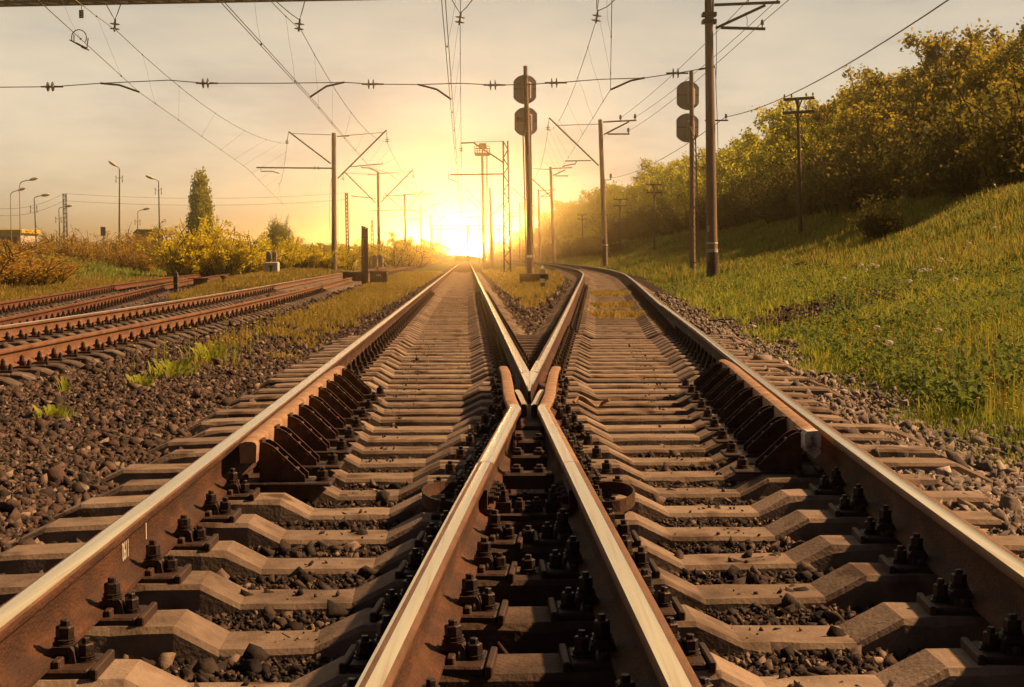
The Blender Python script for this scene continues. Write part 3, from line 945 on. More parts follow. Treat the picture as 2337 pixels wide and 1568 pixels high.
G_BEAR = 'concrete bearers under the crossing'
TILT = 0.045
ys_bear = [3.185 + 0.535 * k for k in range(32)]
n_b = 0
for k, y in enumerate(ys_bear):
    y += random.uniform(-0.02, 0.02)
    xl = float(main_l(y)) - HW
    xa = float(branch_l(y)) - HW
    xb = float(main_r(y)) + HW
    if y > 9.37: xa, xb = xb, xa
    xr = float(branch_rc(y))
    lo, hi = min(xa, xb), max(xa, xb)
    ends_l = random.choice([0.50, 0.56, 0.62]); ends_r = random.choice([0.48, 0.58, 0.72])
    pl = float(np.interp(y, [6.2, 6.9, 11.3, 12.0], [0.27, 0.40, 0.40, 0.29])) + random.uniform(-0.015, 0.02)
    pr = float(np.interp(y, [6.5, 7.1, 12.0, 12.6], [0.31, 0.40, 0.40, 0.29])) + random.uniform(-0.015, 0.02)
    pc = float(np.interp(y, [5.6, 6.6, 12.0, 12.8], [0.215, 0.34, 0.34, 0.27])) + random.uniform(-0.01, 0.015)
    st = [(xl - ends_l - 0.25, -0.335), (xl - ends_l - 0.22, -0.320), (xl - ends_l, Z_SEAT - 0.012), (xl - 0.30, Z_SEAT - 0.004), (xl - 0.285, Z_SEAT - 0.010), (xl - 0.27, Z_SEAT), (xl + pl, Z_SEAT), (xl + pl + 0.13, Z_DIP),
          (lo - pc - 0.14, Z_DIP), (lo - pc, Z_SEAT), (hi + pc, Z_SEAT), (hi + pc + 0.14, Z_DIP),
          (xr - pr - 0.14, Z_DIP), (xr - pr, Z_SEAT), (xr + 0.27, Z_SEAT), (xr + 0.285, Z_SEAT - 0.010), (xr + 0.30, Z_SEAT - 0.004), (xr + ends_r, Z_SEAT - 0.012), (xr + ends_r + 0.22, -0.320), (xr + ends_r + 0.25, -0.335)]
    st = jit(st)
    xm = (lo + hi) / 2
    st = [(u - xm, z) for u, z in st]
    rot = TILT + random.uniform(-0.006, 0.006)
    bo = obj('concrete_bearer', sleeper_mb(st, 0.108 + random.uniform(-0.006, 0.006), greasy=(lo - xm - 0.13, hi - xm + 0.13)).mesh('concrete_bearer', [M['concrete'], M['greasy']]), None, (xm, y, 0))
    bo.rotation_euler.z = rot
    n_b += 1
    tag(bo, f'long concrete bearer under all four crossing rails, {ordinal(n_b)} from the bottom edge', 'sleeper', G_BEAR)
    det = y < 12.5
    z = Z_SEAT - 0.0005 + 0.001
    for (xx, sl, role) in ((xl, -0.0315, 'l'), (xr, 0.062, 'r')):
        gl = 6.45 < y < 11.3 and role == 'l'
        gr = 6.85 < y < 12.0 and role == 'r'
        side = (-1, 1)
        if gl: side = (-1,)
        if gr: side = (1,)
        fasten(bo, xx - xm, 0, z, -sl - rot, det, side)
    for (xx, sl, sd) in ((lo, 0.06 if y < 9.37 else -0.03, -1), (hi, -0.03 if y < 9.37 else 0.06, 1)):
        side = (-1, 1) if hi - lo > 0.42 else (sd,)
        if y > 12.5: det2 = False
        else: det2 = True
        if 6.3 < y < 12.2:
            fasten(bo, xx - xm + sd * (0.055 if 8.3 < y < 11.5 else 0.0), 0, z, -sl - rot, det2, (sd,))
            # extra row of bolts of the crossing's bed plate
            e = bolt_mb(0, 0.02, 1.0)
            e.build('bed_plate_bolt', M['bolt'], bo).location = (xx - xm + sd * 0.235, 0.0, z + 0.002)
        else:
            fasten(bo, xx - xm, 0, z, -sl - rot, det2 if hi - lo > 0.42 else False, side)
    if 4.3 < y < 6.2:
        bolt_mb(0, 0.0, 1.05).build('middle_bolt', M['bolt'], bo).location = (0, 0, z + 0.001)

# standard sleepers as copies
std_me = [sleeper_mb(jit(std_stations())).mesh('concrete_sleeper', M['concrete']) for _ in range(4)]
std_me2 = [sleeper_mb(jit(std_stations())).mesh('concrete_sleeper', M['concrete_shaded']) for _ in range(4)]


def sleepers(cf, zf, y0, y1, sp, mes, label, group, zo=0.0, sink=0.0):
    y, i = y0, 0
    while y < y1:
        i += 1
        x = float(cf(y)); s = float(cf(y + 0.1) - cf(y - 0.1)) / 0.2
        z = (float(zf(y)) if zf is not None else 0.0) - sink
        o = obj('concrete_sleeper', random.choice(mes), None, (x, y + random.uniform(-0.03, 0.03), z))
        o.rotation_euler.z = -math.atan(s) + random.uniform(-0.012, 0.012)
        tag(o, label.format(ordinal(i)), 'sleeper', group)
        for sx in (-1, 1):
            obj('fastening', ME_FAST, o, (sx * 0.7975, 0, Z_SEAT + sink))
        y += sp
    return y


ye1 = sleepers(lambda y: main_r(y) - 0.76, None, 20.3, 42, 0.535, std_me, 'straight track sleeper of concrete beyond the crossing, {} from the near end', 'sleepers of the straight track')
ye2 = sleepers(lambda y: branch_l(y) + 0.79, branch_z, 20.04, 44, 0.535, std_me, 'curving branch sleeper of concrete beyond the crossing, {} from the near end', 'sleepers of the branch')
ye3 = sleepers(lambda y: second_r(y) - 0.76, None, 10.6, 46, 0.545, std_me2, 'dark concrete sleeper of the second track on the left, {} from its near end', 'sleepers of the second track')
ye4 = sleepers(lambda y: third_r(y) - 0.76, None, 14.6, 46, 0.56, std_me2, 'dusty concrete sleeper of the rusty siding, {} from its near end', 'sleepers of the siding', sink=0.02)


def far_sleepers():
    V, Fa = [], []
    base = sleeper_mb(std_stations())
    bv = np.array(base.v)
    fq = np.array([f for f in base.f if len(f) == 4])
    n = 0
    for cf, zf, ya, yb in ((lambda y: main_r(y) - 0.76, None, ye1, 110), (lambda y: branch_l(y) + 0.79, branch_z, ye2, 95), (lambda y: second_r(y) - 0.76, None, ye3, 90)):
        y = ya
        while y < yb:
            x = float(cf(y)); s = float(cf(y + 0.1) - cf(y - 0.1)) / 0.2
            a = -math.atan(s)
            c_, s_ = math.cos(a), math.sin(a)
            w = bv.copy()
            w[:, 0] = bv[:, 0] * c_ - bv[:, 1] * s_ + x
            w[:, 1] = bv[:, 0] * s_ + bv[:, 1] * c_ + y
            w[:, 2] += float(zf(y)) if zf is not None else 0
            V.append(w); Fa.append(fq + n); n += len(bv)
            y += 0.54
    o = obj('distant_sleepers', np_mesh('distant_sleepers', np.concatenate(V), np.concatenate(Fa), M['concrete']))
    tag(o, 'far run of concrete sleepers fading towards the sun', 'sleepers', kind='stuff')


far_sleepers()


# ------------------------------------------------------------------ guard rails with their gusset chairs
def guard(y0, y1, edge, side, label, white_end=False):
    """edge(y): gauge line; side +1 when the guard stands right of it"""
    ys = np.array([y0, y0 + 0.35, y0 + 0.8, (y0 + y1) / 2, y1 - 0.8, y1 - 0.3, y1])
    flare = np.array([0.006, 0.0, 0.0, 0.0, 0.0, 0.008, 0.022])
    zt = 0.022
    prof = [(-0.036, -0.10 + zt), (0.036, -0.10 + zt), (0.040, -0.02 + zt), (0.034, -0.006 + zt), (0.018, 0.0 + zt), (-0.014, 0.0 + zt), (-0.034, -0.007 + zt), (-0.040, -0.022 + zt)]
    t = empty('guard_rail', (float(edge(y0)) + side * 0.085, (y0 + y1) / 2, -0.2), label, 'guard rail', 'guard rails')
    org = Vector(t.location)
    xs = edge(ys) + side * (0.046 + 0.040 + flare)
    me = rail_mesh('check_bar', ys, xs, polished=(), mats=[M['dust'], M['steel'], M['gusset']], prof=prof, dusty=False)
    me.materials[0] = M['check']
    b = obj('check_bar', me, t); b.location = -org
    n = 9
    for i in range(n):
        y = y0 + 0.17 + (y1 - y0 - 0.34) * i / (n - 1) + random.uniform(-0.018, 0.018)
        xg = float(edge(y)) + side * (0.046 + 0.08 + float(np.interp(y, ys, flare)))
        mb = MB()
        for dy in (-0.055, 0.055):
            poly = [(xg, y + dy, -0.185), (xg + side * 0.215, y + dy, -0.185), (xg + side * 0.215, y + dy, -0.155), (xg + side * 0.062, y + dy, -0.012), (xg + side * 0.030, y + dy, 0.004), (xg, y + dy, 0.004)]
            mb.prism(poly, (0, 0.013, 0))
        mb.box((xg + side * 0.006, y + 0.006, -0.08), (0.014, 0.10, 0.19))
        for tt in (0.12, 0.42, 0.78):
            mb.tube([(xg + side * (0.062 + 0.15 * tt - 0.014), y - 0.062, -0.012 - 0.14 * tt - 0.012), (xg + side * (0.062 + 0.15 * tt - 0.014), y + 0.075, -0.012 - 0.14 * tt - 0.012)], 0.010, 6)
        g = mb.build('gusset_chair', M['gusset'], t); g.location = -org
        q = MB()
        q.box((xg + side * 0.13, y, -0.192), (0.42, 0.19, 0.016), ch=0.005)
        p = q.build('chair_plate', M['plate'], t); p.location = -org
        q = bolt_mb(0, 0, 1.15)
        o = q.build('chair_bolt', M['bolt'], t); o.location = Vector((xg + side * 0.29, y + 0.0, -0.184)) - org
    if white_end:
        q = MB()
        x = float(xs[0])
        q.prism([(x - 0.040, y0 - 0.006, 0.004), (x - 0.028, y0 - 0.006, 0.022), (x + 0.026, y0 - 0.006, 0.026), (x + 0.041, y0 - 0.006, 0.006), (x + 0.040, y0 - 0.006, -0.085), (x + 0.012, y0 - 0.006, -0.112), (x - 0.010, y0 - 0.006, -0.088), (x - 0.038, y0 - 0.006, -0.070)], (0, 0.10, 0))
        o = q.build('painted_end', M['chipped'], t); o.location = -org


M['chipped'] = noise_mat('chipped_white_paint', [(0.35, (0.16, 0.10, 0.07)), (0.46, (0.55, 0.52, 0.47)), (0.7, (0.74, 0.72, 0.67))], 14.0, 9, 0.8, 0, 0.5, 40)
guard(6.55, 11.2, main_l, 1, 'rusty guard rail with triangular gussets inside the left rail')
guard(6.95, 11.9, lambda y: branch_rc(y) - HW, -1, 'dark guard rail with white painted end inside the right rail', True)


# steel straps looping out beside the joints
def strap(cx, cy, side, label):
    pts = []
    for a in np.linspace(-1.75, 1.75, 15):
        pts.append((cx + side * (0.03 + 0.12 * math.cos(a)), cy + 0.26 * math.sin(a), -0.165 + 0.012 * math.cos(a)))
    mb = MB()
    for a, b in zip(pts[:-1], pts[1:]):
        mb.bar(a, b, 0.008, 0.055)
    o = mb.build('bond_strap', M['gusset'])
    tag(o, label, 'bond strap', 'bond straps')


strap(float(branch_l(6.1)) - 0.16, 6.12, -1, 'curved steel strap looping out left of the crossing joint')
strap(float(main_r(6.1)) + 0.16, 6.12, 1, 'curved steel strap looping out right of the crossing joint')

# ------------------------------------------------------------------ ballast stones
PHI = (1 + 5 ** 0.5) / 2
ICO_V = np.array([(-1, PHI, 0), (1, PHI, 0), (-1, -PHI, 0), (1, -PHI, 0), (0, -1, PHI), (0, 1, PHI), (0, -1, -PHI), (0, 1, -PHI), (PHI, 0, -1), (PHI, 0, 1), (-PHI, 0, -1), (-PHI, 0, 1)]) / math.sqrt(1 + PHI * PHI)
ICO_F = np.array([(0, 11, 5), (0, 5, 1), (0, 1, 7), (0, 7, 10), (0, 10, 11), (1, 5, 9), (5, 11, 4), (11, 10, 2), (10, 7, 6), (7, 1, 8), (3, 9, 4), (3, 4, 2), (3, 2, 6), (3, 6, 8), (3, 8, 9), (4, 9, 5), (2, 4, 11), (6, 2, 10), (8, 6, 7), (9, 8, 1)])


def crushed_stone():
    """a broken stone: hull of a few random points, so flat faces meet at hard edges"""
    while True:
        bm = bmesh.new()
        for _ in range(8):
            v = Vector(RNG.normal(0, 1, 3)).normalized() * RNG.uniform(0.75, 1.35)
            bm.verts.new((v.x * 1.15, v.y, v.z * 0.72))
        r = bmesh.ops.convex_hull(bm, input=bm.verts)
        bmesh.ops.delete(bm, geom=[g for g in r['geom_interior'] if isinstance(g, bmesh.types.BMVert)], context='VERTS')
        bmesh.ops.triangulate(bm, faces=bm.faces)
        bm.verts.index_update()
        v = np.array([x.co[:] for x in bm.verts]); f = np.array([[x.index for x in q.verts] for q in bm.faces])
        bm.free()
        if len(v) >= 7: return v, f


STONES = [crushed_stone() for _ in range(24)]


def rand_rot(n):
    q = RNG.normal(0, 1, (n, 4)); q /= np.linalg.norm(q, axis=1, keepdims=True)
    w, x, y, z = q.T
    return np.stack([np.stack([1 - 2 * (y * y + z * z), 2 * (x * y - z * w), 2 * (x * z + y * w)], 1), np.stack([2 * (x * y + z * w), 1 - 2 * (x * x + z * z), 2 * (y * z - x * w)], 1), np.stack([2 * (x * z - y * w), 2 * (y * z + x * w), 1 - 2 * (x * x + y * y)], 1)], 1)


def stones(name, P, S, mat, label):
    which = RNG.integers(0, len(STONES), len(P))
    Vs, Fs, k = [], [], 0
    for i, (bv, bf) in enumerate(STONES):
        sel = which == i
        n = int(sel.sum())
        if not n: continue
        V = bv[None] * S[sel][:, None, None]
        V = np.einsum('nij,nkj->nki', rand_rot(n), V) + P[sel][:, None, :]
        Fs.append((bf[None] + (np.arange(n) * len(bv))[:, None, None]).reshape(-1, 3) + k)
        Vs.append(V.reshape(-1, 3)); k += n * len(bv)
    o = obj(name, np_mesh(name, np.concatenate(Vs), np.concatenate(Fs), mat))
    tag(o, label, 'ballast', kind='stuff')


def scatter(n, y0, y1, xlo, xhi, power=1.0):
    """points between two x-curves, thinning with distance"""
    u = RNG.random(n)
    y = (y0 ** (-power) + u * (y1 ** (-power) - y0 ** (-power))) ** (-1 / power)
    a, b = xlo(y), xhi(y)
    x = a + RNG.random(n) * (b - a)
    return x, y


def ballast():
    # left strip between second and straight track
    x, y = scatter(185000, 4.2, 60, lambda y: second_r(y) + 0.20, lambda y: main_l(y) - 0.32, 1.15)
    keep = RNG.random(len(x)) < (1 - 0.55 * smst(22, 40, y))
    x, y = x[keep], y[keep]
    s = RNG.lognormal(math.log(0.0148), 0.42, len(x)) * (1 + 0.018 * np.clip(y - 6, 0, 40))
    z = ground_z(x, y) + s * RNG.uniform(-0.25, 0.55, len(x))
    stones('ballast', np.stack([x, y, z], 1), s, M['stone'], 'reddish brown crushed stone between the left tracks')
    # pockets between the bearers of the crossing
    x, y = scatter(90000, 2.7, 24, lambda y: main_l(y) - 0.45, lambda y: branch_rc(y) + 0.5, 1.0)
    fine = RNG.random(len(x)) < 0.90
    s = np.where(fine, RNG.lognormal(math.log(0.0095), 0.35, len(x)), RNG.lognormal(math.log(0.020), 0.40, len(x))) * (1 + 0.012 * y)
    s = np.minimum(s, 0.042)
    z = ground_z(x, y) + np.where(fine, RNG.uniform(0.0, 0.014, len(x)) * (1 - smst(9, 13, y)), s * RNG.uniform(-0.2, 0.6, len(x)) * (1 - 0.7 * smst(9, 13, y)))
    n = 420
    yb = np.array(ys_bear)[RNG.integers(0, len(ys_bear), n)] + RNG.uniform(-0.085, 0.085, n)
    xb = np.where(RNG.random(n) < 0.5, main_l(yb) + RNG.uniform(0.48, 0.70, n), branch_rc(yb) - RNG.uniform(0.52, 0.80, n))
    yb = yb + TILT * (xb - 0.1)
    sb = RNG.lognormal(math.log(0.007), 0.5, n)
    x, y, s = np.concatenate([x, xb]), np.concatenate([y, yb]), np.concatenate([s, sb])
    z = np.concatenate([z, np.full(n, Z_DIP) + sb * 0.4])
    stones('pocket_ballast', np.stack([x, y, z], 1), s, M['stone_dark'], 'dark gravel in the pockets between concrete bearers')
    # right shoulder
    x, y = scatter(36000, 4.5, 40, lambda y: branch_rc(y) + 0.25, lambda y: branch_rc(y) + 2.0, 1.1)
    e = 1.28 + 0.22 * np.sin(y * 1.1) + 0.15 * np.sin(y * 2.7 + 1) + 0.35 * (1 - smst(8, 14, y)) - 0.35 * smst(22, 34, y)
    keep = (x - branch_rc(y)) < e + RNG.normal(0, 0.20, len(x))
    x, y = x[keep], y[keep]
    s = RNG.lognormal(math.log(0.0195), 0.38, len(x)) * (1 + 0.016 * np.clip(y - 6, 0, 40))
    z = ground_z(x, y) + s * RNG.uniform(-0.1, 0.75, len(x)) + 0.03 * (1 - smst(0.5, 0.9, x - branch_rc(y)))
    stones('shoulder_ballast', np.stack([x, y, z], 1), s, M['stone_grey'], 'grey and tan crushed stone along the right rail')
    # beds of the second and third track, and between the legs of the V
    P, S = [], []
    for n, ya, yb, lo, hi in ((14000, 11, 55, lambda y: second_r(y) - 2.4, lambda y: second_r(y) + 0.7, ), (9000, 15, 55, lambda y: third_r(y) - 2.2, lambda y: third_r(y) + 0.6), (9000, 14, 60, lambda y: main_r(y) + 0.3, lambda y: branch_l(y) - 0.3), (2500, 21.2, 26.5, lambda y: 0 * y + 4.2, lambda y: 0 * y + 6.7)):
        x, y = scatter(n, ya, yb, lo, hi, 1.0)
        s = RNG.lognormal(math.log(0.030), 0.3, n) * (1 + 0.016 * np.clip(y - 8, 0, 45))
        z = ground_z(x, y) + s * RNG.uniform(-0.15, 0.6, n)
        P.append(np.stack([x, y, z], 1)); S.append(s)
    stones('track_bed_ballast', np.concatenate(P), np.concatenate(S), M['stone'], 'brown crushed stone in the farther track beds')


ballast()


# ------------------------------------------------------------------ grass
def blades(x, y, z, h, w, lean=0.5):
    n = len(x)
    a = RNG.uniform(0, 2 * math.pi, n)
    dx, dy = np.cos(a), np.sin(a)                    # lean direction
    b = RNG.uniform(0, 2 * math.pi, n)
    wx, wy = np.cos(b) * w / 2, np.sin(b) * w / 2
    l = lean * h * RNG.uniform(0.1, 1.0, n)
    base = np.stack([x, y, z], 1)
    side = np.stack([wx, wy, np.zeros(n)], 1)
    mid = base + np.stack([dx * l * 0.32, dy * l * 0.32, h * 0.58], 1)
    tip = base + np.stack([dx * l, dy * l, h * RNG.uniform(0.82, 1.0, n)], 1)
    V = np.stack([base - side, base + side, mid + side * 0.8, mid - side * 0.8, tip], 1)
    V[:, :2, 2] -= 0.02
    T = np.array([(0, 1, 2), (0, 2, 3), (3, 2, 4)])
    Fa = T[None] + (np.arange(n) * 5)[:, None, None]
    return V.reshape(-1, 3), Fa.reshape(-1, 3)


def grass(name, sets, mat, label):
    Vs, Fs, k = [], [], 0
    for (x, y, h, w, lean) in sets:
        v, f = blades(x, y, ground_z(x, y), h, w, lean)
        Vs.append(v); Fs.append(f + k); k += len(v)
    o = obj(name, np_mesh(name, np.concatenate(Vs), np.concatenate(Fs), mat))
    tag(o, label, 'grass', kind='stuff')


def patchy(x, y, sc=0.6, seed=0.0):
    return 0.5 + 0.5 * np.sin(x * sc * 2.1 + seed + 1.3 * np.sin(y * sc * 0.9)) * np.sin(y * sc * 1.7 + 2 * seed + 1.1 * np.sin(x * sc * 1.4))


def right_grass():
    sets = []
    x, y = scatter(210000, 7.5, 60, lambda y: branch_rc(y) + 0.95, lambda y: np.minimum(branch_rc(y) + 12.5, 0.42 * y + 1.5), 0.75)
    e = 1.30 + 0.22 * np.sin(y * 1.1) + 0.15 * np.sin(y * 2.7 + 1) + 0.35 * (1 - smst(8, 14, y)) - 0.40 * smst(22, 34, y)
    d = x - branch_rc(y)
    k = d > e + RNG.normal(0, 0.22, len(x)) - 0.06
    dirt = np.hypot((x - 5.4) / 1.5, (y - 23.5) / 2.0) + RNG.normal(0, 0.12, len(x))
    k &= dirt > 0.85
    x, y, d = x[k], y[k], d[k]
    p = patchy(x, y, 0.7, 1.0)
    h = (0.055 + 0.16 * smst(0.0, 2.2, d - 1.2) * (0.25 + 0.95 * p)) * RNG.uniform(0.5, 1.25, len(x)) * (1 - 0.35 * smst(18, 22, y) * (1 - smst(28, 32, y)) * (1 - smst(3.5, 5, d)))
    w = 0.0045 + 0.00055 * y
    sets.append((x, y, h, w, 0.55))
    grass('bank_grass', sets, M['grass'], 'mixed green meadow grass on the right bank')
    # paler, fresh flat of grass near the gravel
    x, y = scatter(46000, 7.5, 42, lambda y: branch_rc(y) + 1.0, lambda y: branch_rc(y) + 4.6, 0.8)
    d = x - branch_rc(y)
    e = 1.34 + 0.22 * np.sin(y * 1.1) + 0.15 * np.sin(y * 2.7 + 1) + 0.35 * (1 - smst(8, 14, y)) - 0.40 * smst(22, 34, y)
    k = (d > e) & (RNG.random(len(x)) < patchy(x, y, 0.9, 3.0)) & (np.hypot((x - 5.4) / 1.5, (y - 23.5) / 2.0) > 0.95)
    x, y = x[k], y[k]
    grass('verge_grass', [(x, y, RNG.uniform(0.05, 0.20, len(x)) * (0.5 + patchy(x, y, 2.1, 0.3)), 0.005 + 0.0006 * y, 0.7)], M['grass_green'], 'bright fresh grass along the right gravel edge')
    # dry stalks
    x, y = scatter(6500, 8, 60, lambda y: branch_rc(y) + 1.6, lambda y: np.minimum(branch_rc(y) + 12.5, 0.42 * y + 1.5), 0.6)
    k = RNG.random(len(x)) < patchy(x, y, 0.5, 5.0) * 0.9
    x, y = x[k], y[k]
    grass('dry_grass', [(x, y, RNG.uniform(0.16, 0.38, len(x)), 0.003 + 0.0004 * y, 0.35)], M['grass_dry'], 'tall dry grass stalks over the right bank')
    # crest and beyond
    x, y = scatter(90000, 24, 180, lambda y: branch_rc(y) + 1.3 + 3.5 * (1 - smst(40, 56, y)), lambda y: branch_rc(y) + 17, 0.5)
    p = patchy(x, y, 0.35, 2.0)
    dr = RNG.random(len(x)) < 0.32  # share coloured golden to paint light onto the shaded crest
    grass('sunlit_crest_grass', [(x[dr], y[dr], (0.16 + 0.26 * p[dr]) * RNG.uniform(0.6, 1.3, int(dr.sum())), 0.010 + 0.0006 * y[dr], 0.4)], M['grass_dry'], 'stalks coloured gold for the light along the crest of the right bank')
    x, y, p = x[~dr], y[~dr], p[~dr]
    grass('crest_grass', [(x, y, (0.14 + 0.25 * p) * RNG.uniform(0.6, 1.3, len(x)), 0.012 + 0.0007 * y, 0.5)], M['grass'], 'long grass along the crest below the trees')


def left_grass():
    # meadow beyond the siding
    x, y = scatter(110000, 22, 150, lambda y: third_r(y) - 34, lambda y: third_r(y) - 2.6, 0.35)
    d = third_r(y) - 1.6 - x
    p = patchy(x, y, 0.30, 0.4)
    h = (0.14 + 0.42 * smst(2, 7, d) * (0.4 + p)) * RNG.uniform(0.6, 1.3, len(x))
    w = 0.012 + 0.0007 * y
    k = p > 0.5
    grass('meadow_grass', [(x[k], y[k], h[k], w[k], 0.5)], M['grass'], 'green grass in the left meadow')
    k = ~k
    grass('dry_meadow_grass', [(x[k], y[k], h[k] * 0.9, w[k], 0.5)], M['grass_dry'], 'dry golden grass in the left meadow')
    # strips between the tracks
    sets = []
    x, y = scatter(44000, 13, 110, lambda y: second_r(y) + 0.9, lambda y: main_l(y) - 0.75, 0.45)
    mid = (second_r(y) + 0.9 + main_l(y) - 0.75) / 2
    c = np.abs(x - mid + 0.15 * np.sin(y)) / np.maximum((main_l(y) - second_r(y) - 1.65) / 2, 0.3)
    k = (RNG.random(len(x)) < smst(13, 19, y) * 1.3 * (1 - c * (1 - 0.5 * smst(30, 50, y)))) & (patchy(x, y, 1.3, 1.5) > 0.62 - 0.5 * smst(17, 30, y))
    x, y = x[k], y[k]
    sets.append((x, y, RNG.uniform(0.04, 0.15, len(x)) * (0.7 + 0.5 * smst(14, 30, y)), 0.008 + 0.0006 * y, 0.6))
    x, y = scatter(26000, 34, 150, lambda y: third_r(y) + 1.0, lambda y: second_r(y) - 2.6, 0.3)
    k = second_r(y) - 3.6 - third_r(y) > 0.6
    x, y = x[k], y[k]
    sets.append((x, y, RNG.uniform(0.08, 0.28, len(x)), 0.012 + 0.0006 * y, 0.6))
    x, y = scatter(14000, 26, 130, lambda y: main_r(y) + 0.9, lambda y: branch_l(y) - 0.8, 0.3)
    k = (branch_l(y) - main_r(y) > 2.0) & (patchy(x, y, 0.5, 2.2) > 0.42 - 0.35 * smst(40, 60, y))
    x, y = x[k], y[k]
    sets.append((x, y, RNG.uniform(0.06, 0.24, len(x)), 0.010 + 0.0006 * y, 0.6))
    # tufts across the branch
    for yy, wd, n in ((26.5, 0.75, 2600), (31.0, 1.0, 2200), (38.5, 1.6, 2600)):
        y = RNG.normal(yy, wd * 0.4, n)
        x = branch_l(y) + RNG.uniform(0.15, 1.5, n)
        sets.append((x, y, RNG.uniform(0.06, 0.20, n), 0.009 + 0.0005 * y, 0.6))
    # thin weeds in the straight track
    y = RNG.uniform(14, 40, 900); x = main_r(y) - RNG.uniform(0.35, 1.2, 900)
    sets.append((x, y, RNG.uniform(0.04, 0.13, 900), 0.005 + 0.0004 * y, 0.4))
    # along the far edge of the siding
    x, y = scatter(22000, 18, 120, lambda y: third_r(y) - 4.5, lambda y: third_r(y) - 2.1, 0.5)
    sets.append((x, y, RNG.uniform(0.08, 0.26, len(x)), 0.010 + 0.0006 * y, 0.6))
    grass('trackside_grass', sets, M['grass_dry'], 'short yellow grass growing between and beside the tracks')


def herbs():
    """low leafy weeds that break up the grass"""
    x, y = scatter(5200, 8, 50, lambda y: branch_rc(y) + 1.5, lambda y: np.minimum(branch_rc(y) + 11, 0.40 * y + 1.3), 0.7)
    k = patchy(x, y, 0.55, 4.2) > 0.45
    x, y = x[k], y[k]
    h = RNG.uniform(0.03, 0.17, len(x))
    C = np.stack([x, y, ground_z(x, y) + h], 1)
    V, Fa = leaf_quads(C, 0.028, 16, 0.075, 0.9)
    o = obj('broadleaf_weeds', np_mesh('broadleaf_weeds', V, Fa, M['herb']))
    tag(o, 'low broad leaved weeds mixed into the grass of the right bank', 'weeds', kind='stuff')


M['herb'] = leaf_mat('broad_weed_leaf', [(0.1, (0.035, 0.075, 0.02)), (0.5, (0.075, 0.13, 0.03)), (0.8, (0.14, 0.18, 0.05)), (1.0, (0.20, 0.24, 0.12))], (0.4, 0.5, 0.08), 0.35, big=0.8)
right_grass()
left_grass()


def flowers():
    x, y = scatter(1500, 9, 45, lambda y: branch_rc(y) + 1.5, lambda y: np.minimum(branch_rc(y) + 7, 0.37 * y + 1.2), 0.7)
    k = patchy(x, y, 0.8, 3.0) > 0.42
    x, y = x[k], y[k]
    xa, ya = scatter(50, 13, 26, lambda y: second_r(y) + 1.0, lambda y: main_l(y) - 1.3, 0.6)
    x, y = np.concatenate([x, xa]), np.concatenate([y, ya])
    n = len(x)
    h = RNG.uniform(0.16, 0.36, n)
    z = ground_z(x, y)
    r = 0.011 + 0.0005 * y
    V = ICO_V[None] * (np.array([1, 1, 0.45])[None, None] * r[:, None, None]) + np.stack([x, y, z + h], 1)[:, None, :]
    Fa = ICO_F[None] + (np.arange(n) * 12)[:, None, None]
    V1, F1 = V.reshape(-1, 3), Fa.reshape(-1, 3)
    V2, F2 = blades(x, y, z, h * 1.08, 0.004 + 0.0003 * y, 0.02)
    mi = np.concatenate([np.zeros(len(F1)), np.ones(len(F2))])
    o = obj('wildflowers', np_mesh('wildflowers', np.concatenate([V1, V2]), np.concatenate([F1, F2 + len(V1)]), [M['petal'], M['grass_green']], mi))
    tag(o, 'small yellow wildflowers scattered through the grass', 'flowers', kind='stuff')
    # dandelion clocks
    mb = MB()
    mb.tube([(0, 0, 0), (0.01, 0, 0.17), (0, 0.005, 0.33)], 0.003, 5, mi=1)
    for _ in range(70):
        d = Vector(RNG.normal(0, 1, 3)).normalized()
        p = Vector((0, 0.005, 0.345)) + d * 0.030
        q = d.orthogonal().normalized() * 0.009
        w = d.cross(q).normalized() * 0.009
        mb.add([p - q, p + w, p + q, p - w], [(0, 1, 2, 3)], 0)
    me = mb.mesh('dandelion_clock', [M['puff'], M['grass_green']])
    spots = [(2030, 795), (2140, 750), (2000, 745), (2098, 618), (2108, 622), (2120, 618), (2148, 597), (2212, 560), (2075, 640), (1990, 605), (2003, 610), (1965, 612), (1975, 618), (2180, 640), (2270, 520), (1925, 632)]
    for vx, vy in spots:
        # walk out along the sight line until it meets the bank
        lo = None
        for i in range(600):
            Y = 6 + i * 0.1
            p = at(vx, vy, Y)
            if p.z < gz(p.x, p.y) + 0.30:
                lo = p; break
        if lo is None: continue
        o = obj('dandelion', me, None, (lo.x, lo.y, gz(lo.x, lo.y)))
        s = 1.0 + 0.02 * lo.y
        o.scale = (s, s, random.uniform(0.8, 1.1)); o.rotation_euler.z = random.uniform(0, 6)
        tag(o, 'white dandelion seed head on a thin stem in the right grass', 'dandelion', 'dandelion clocks in the right grass')


flowers()


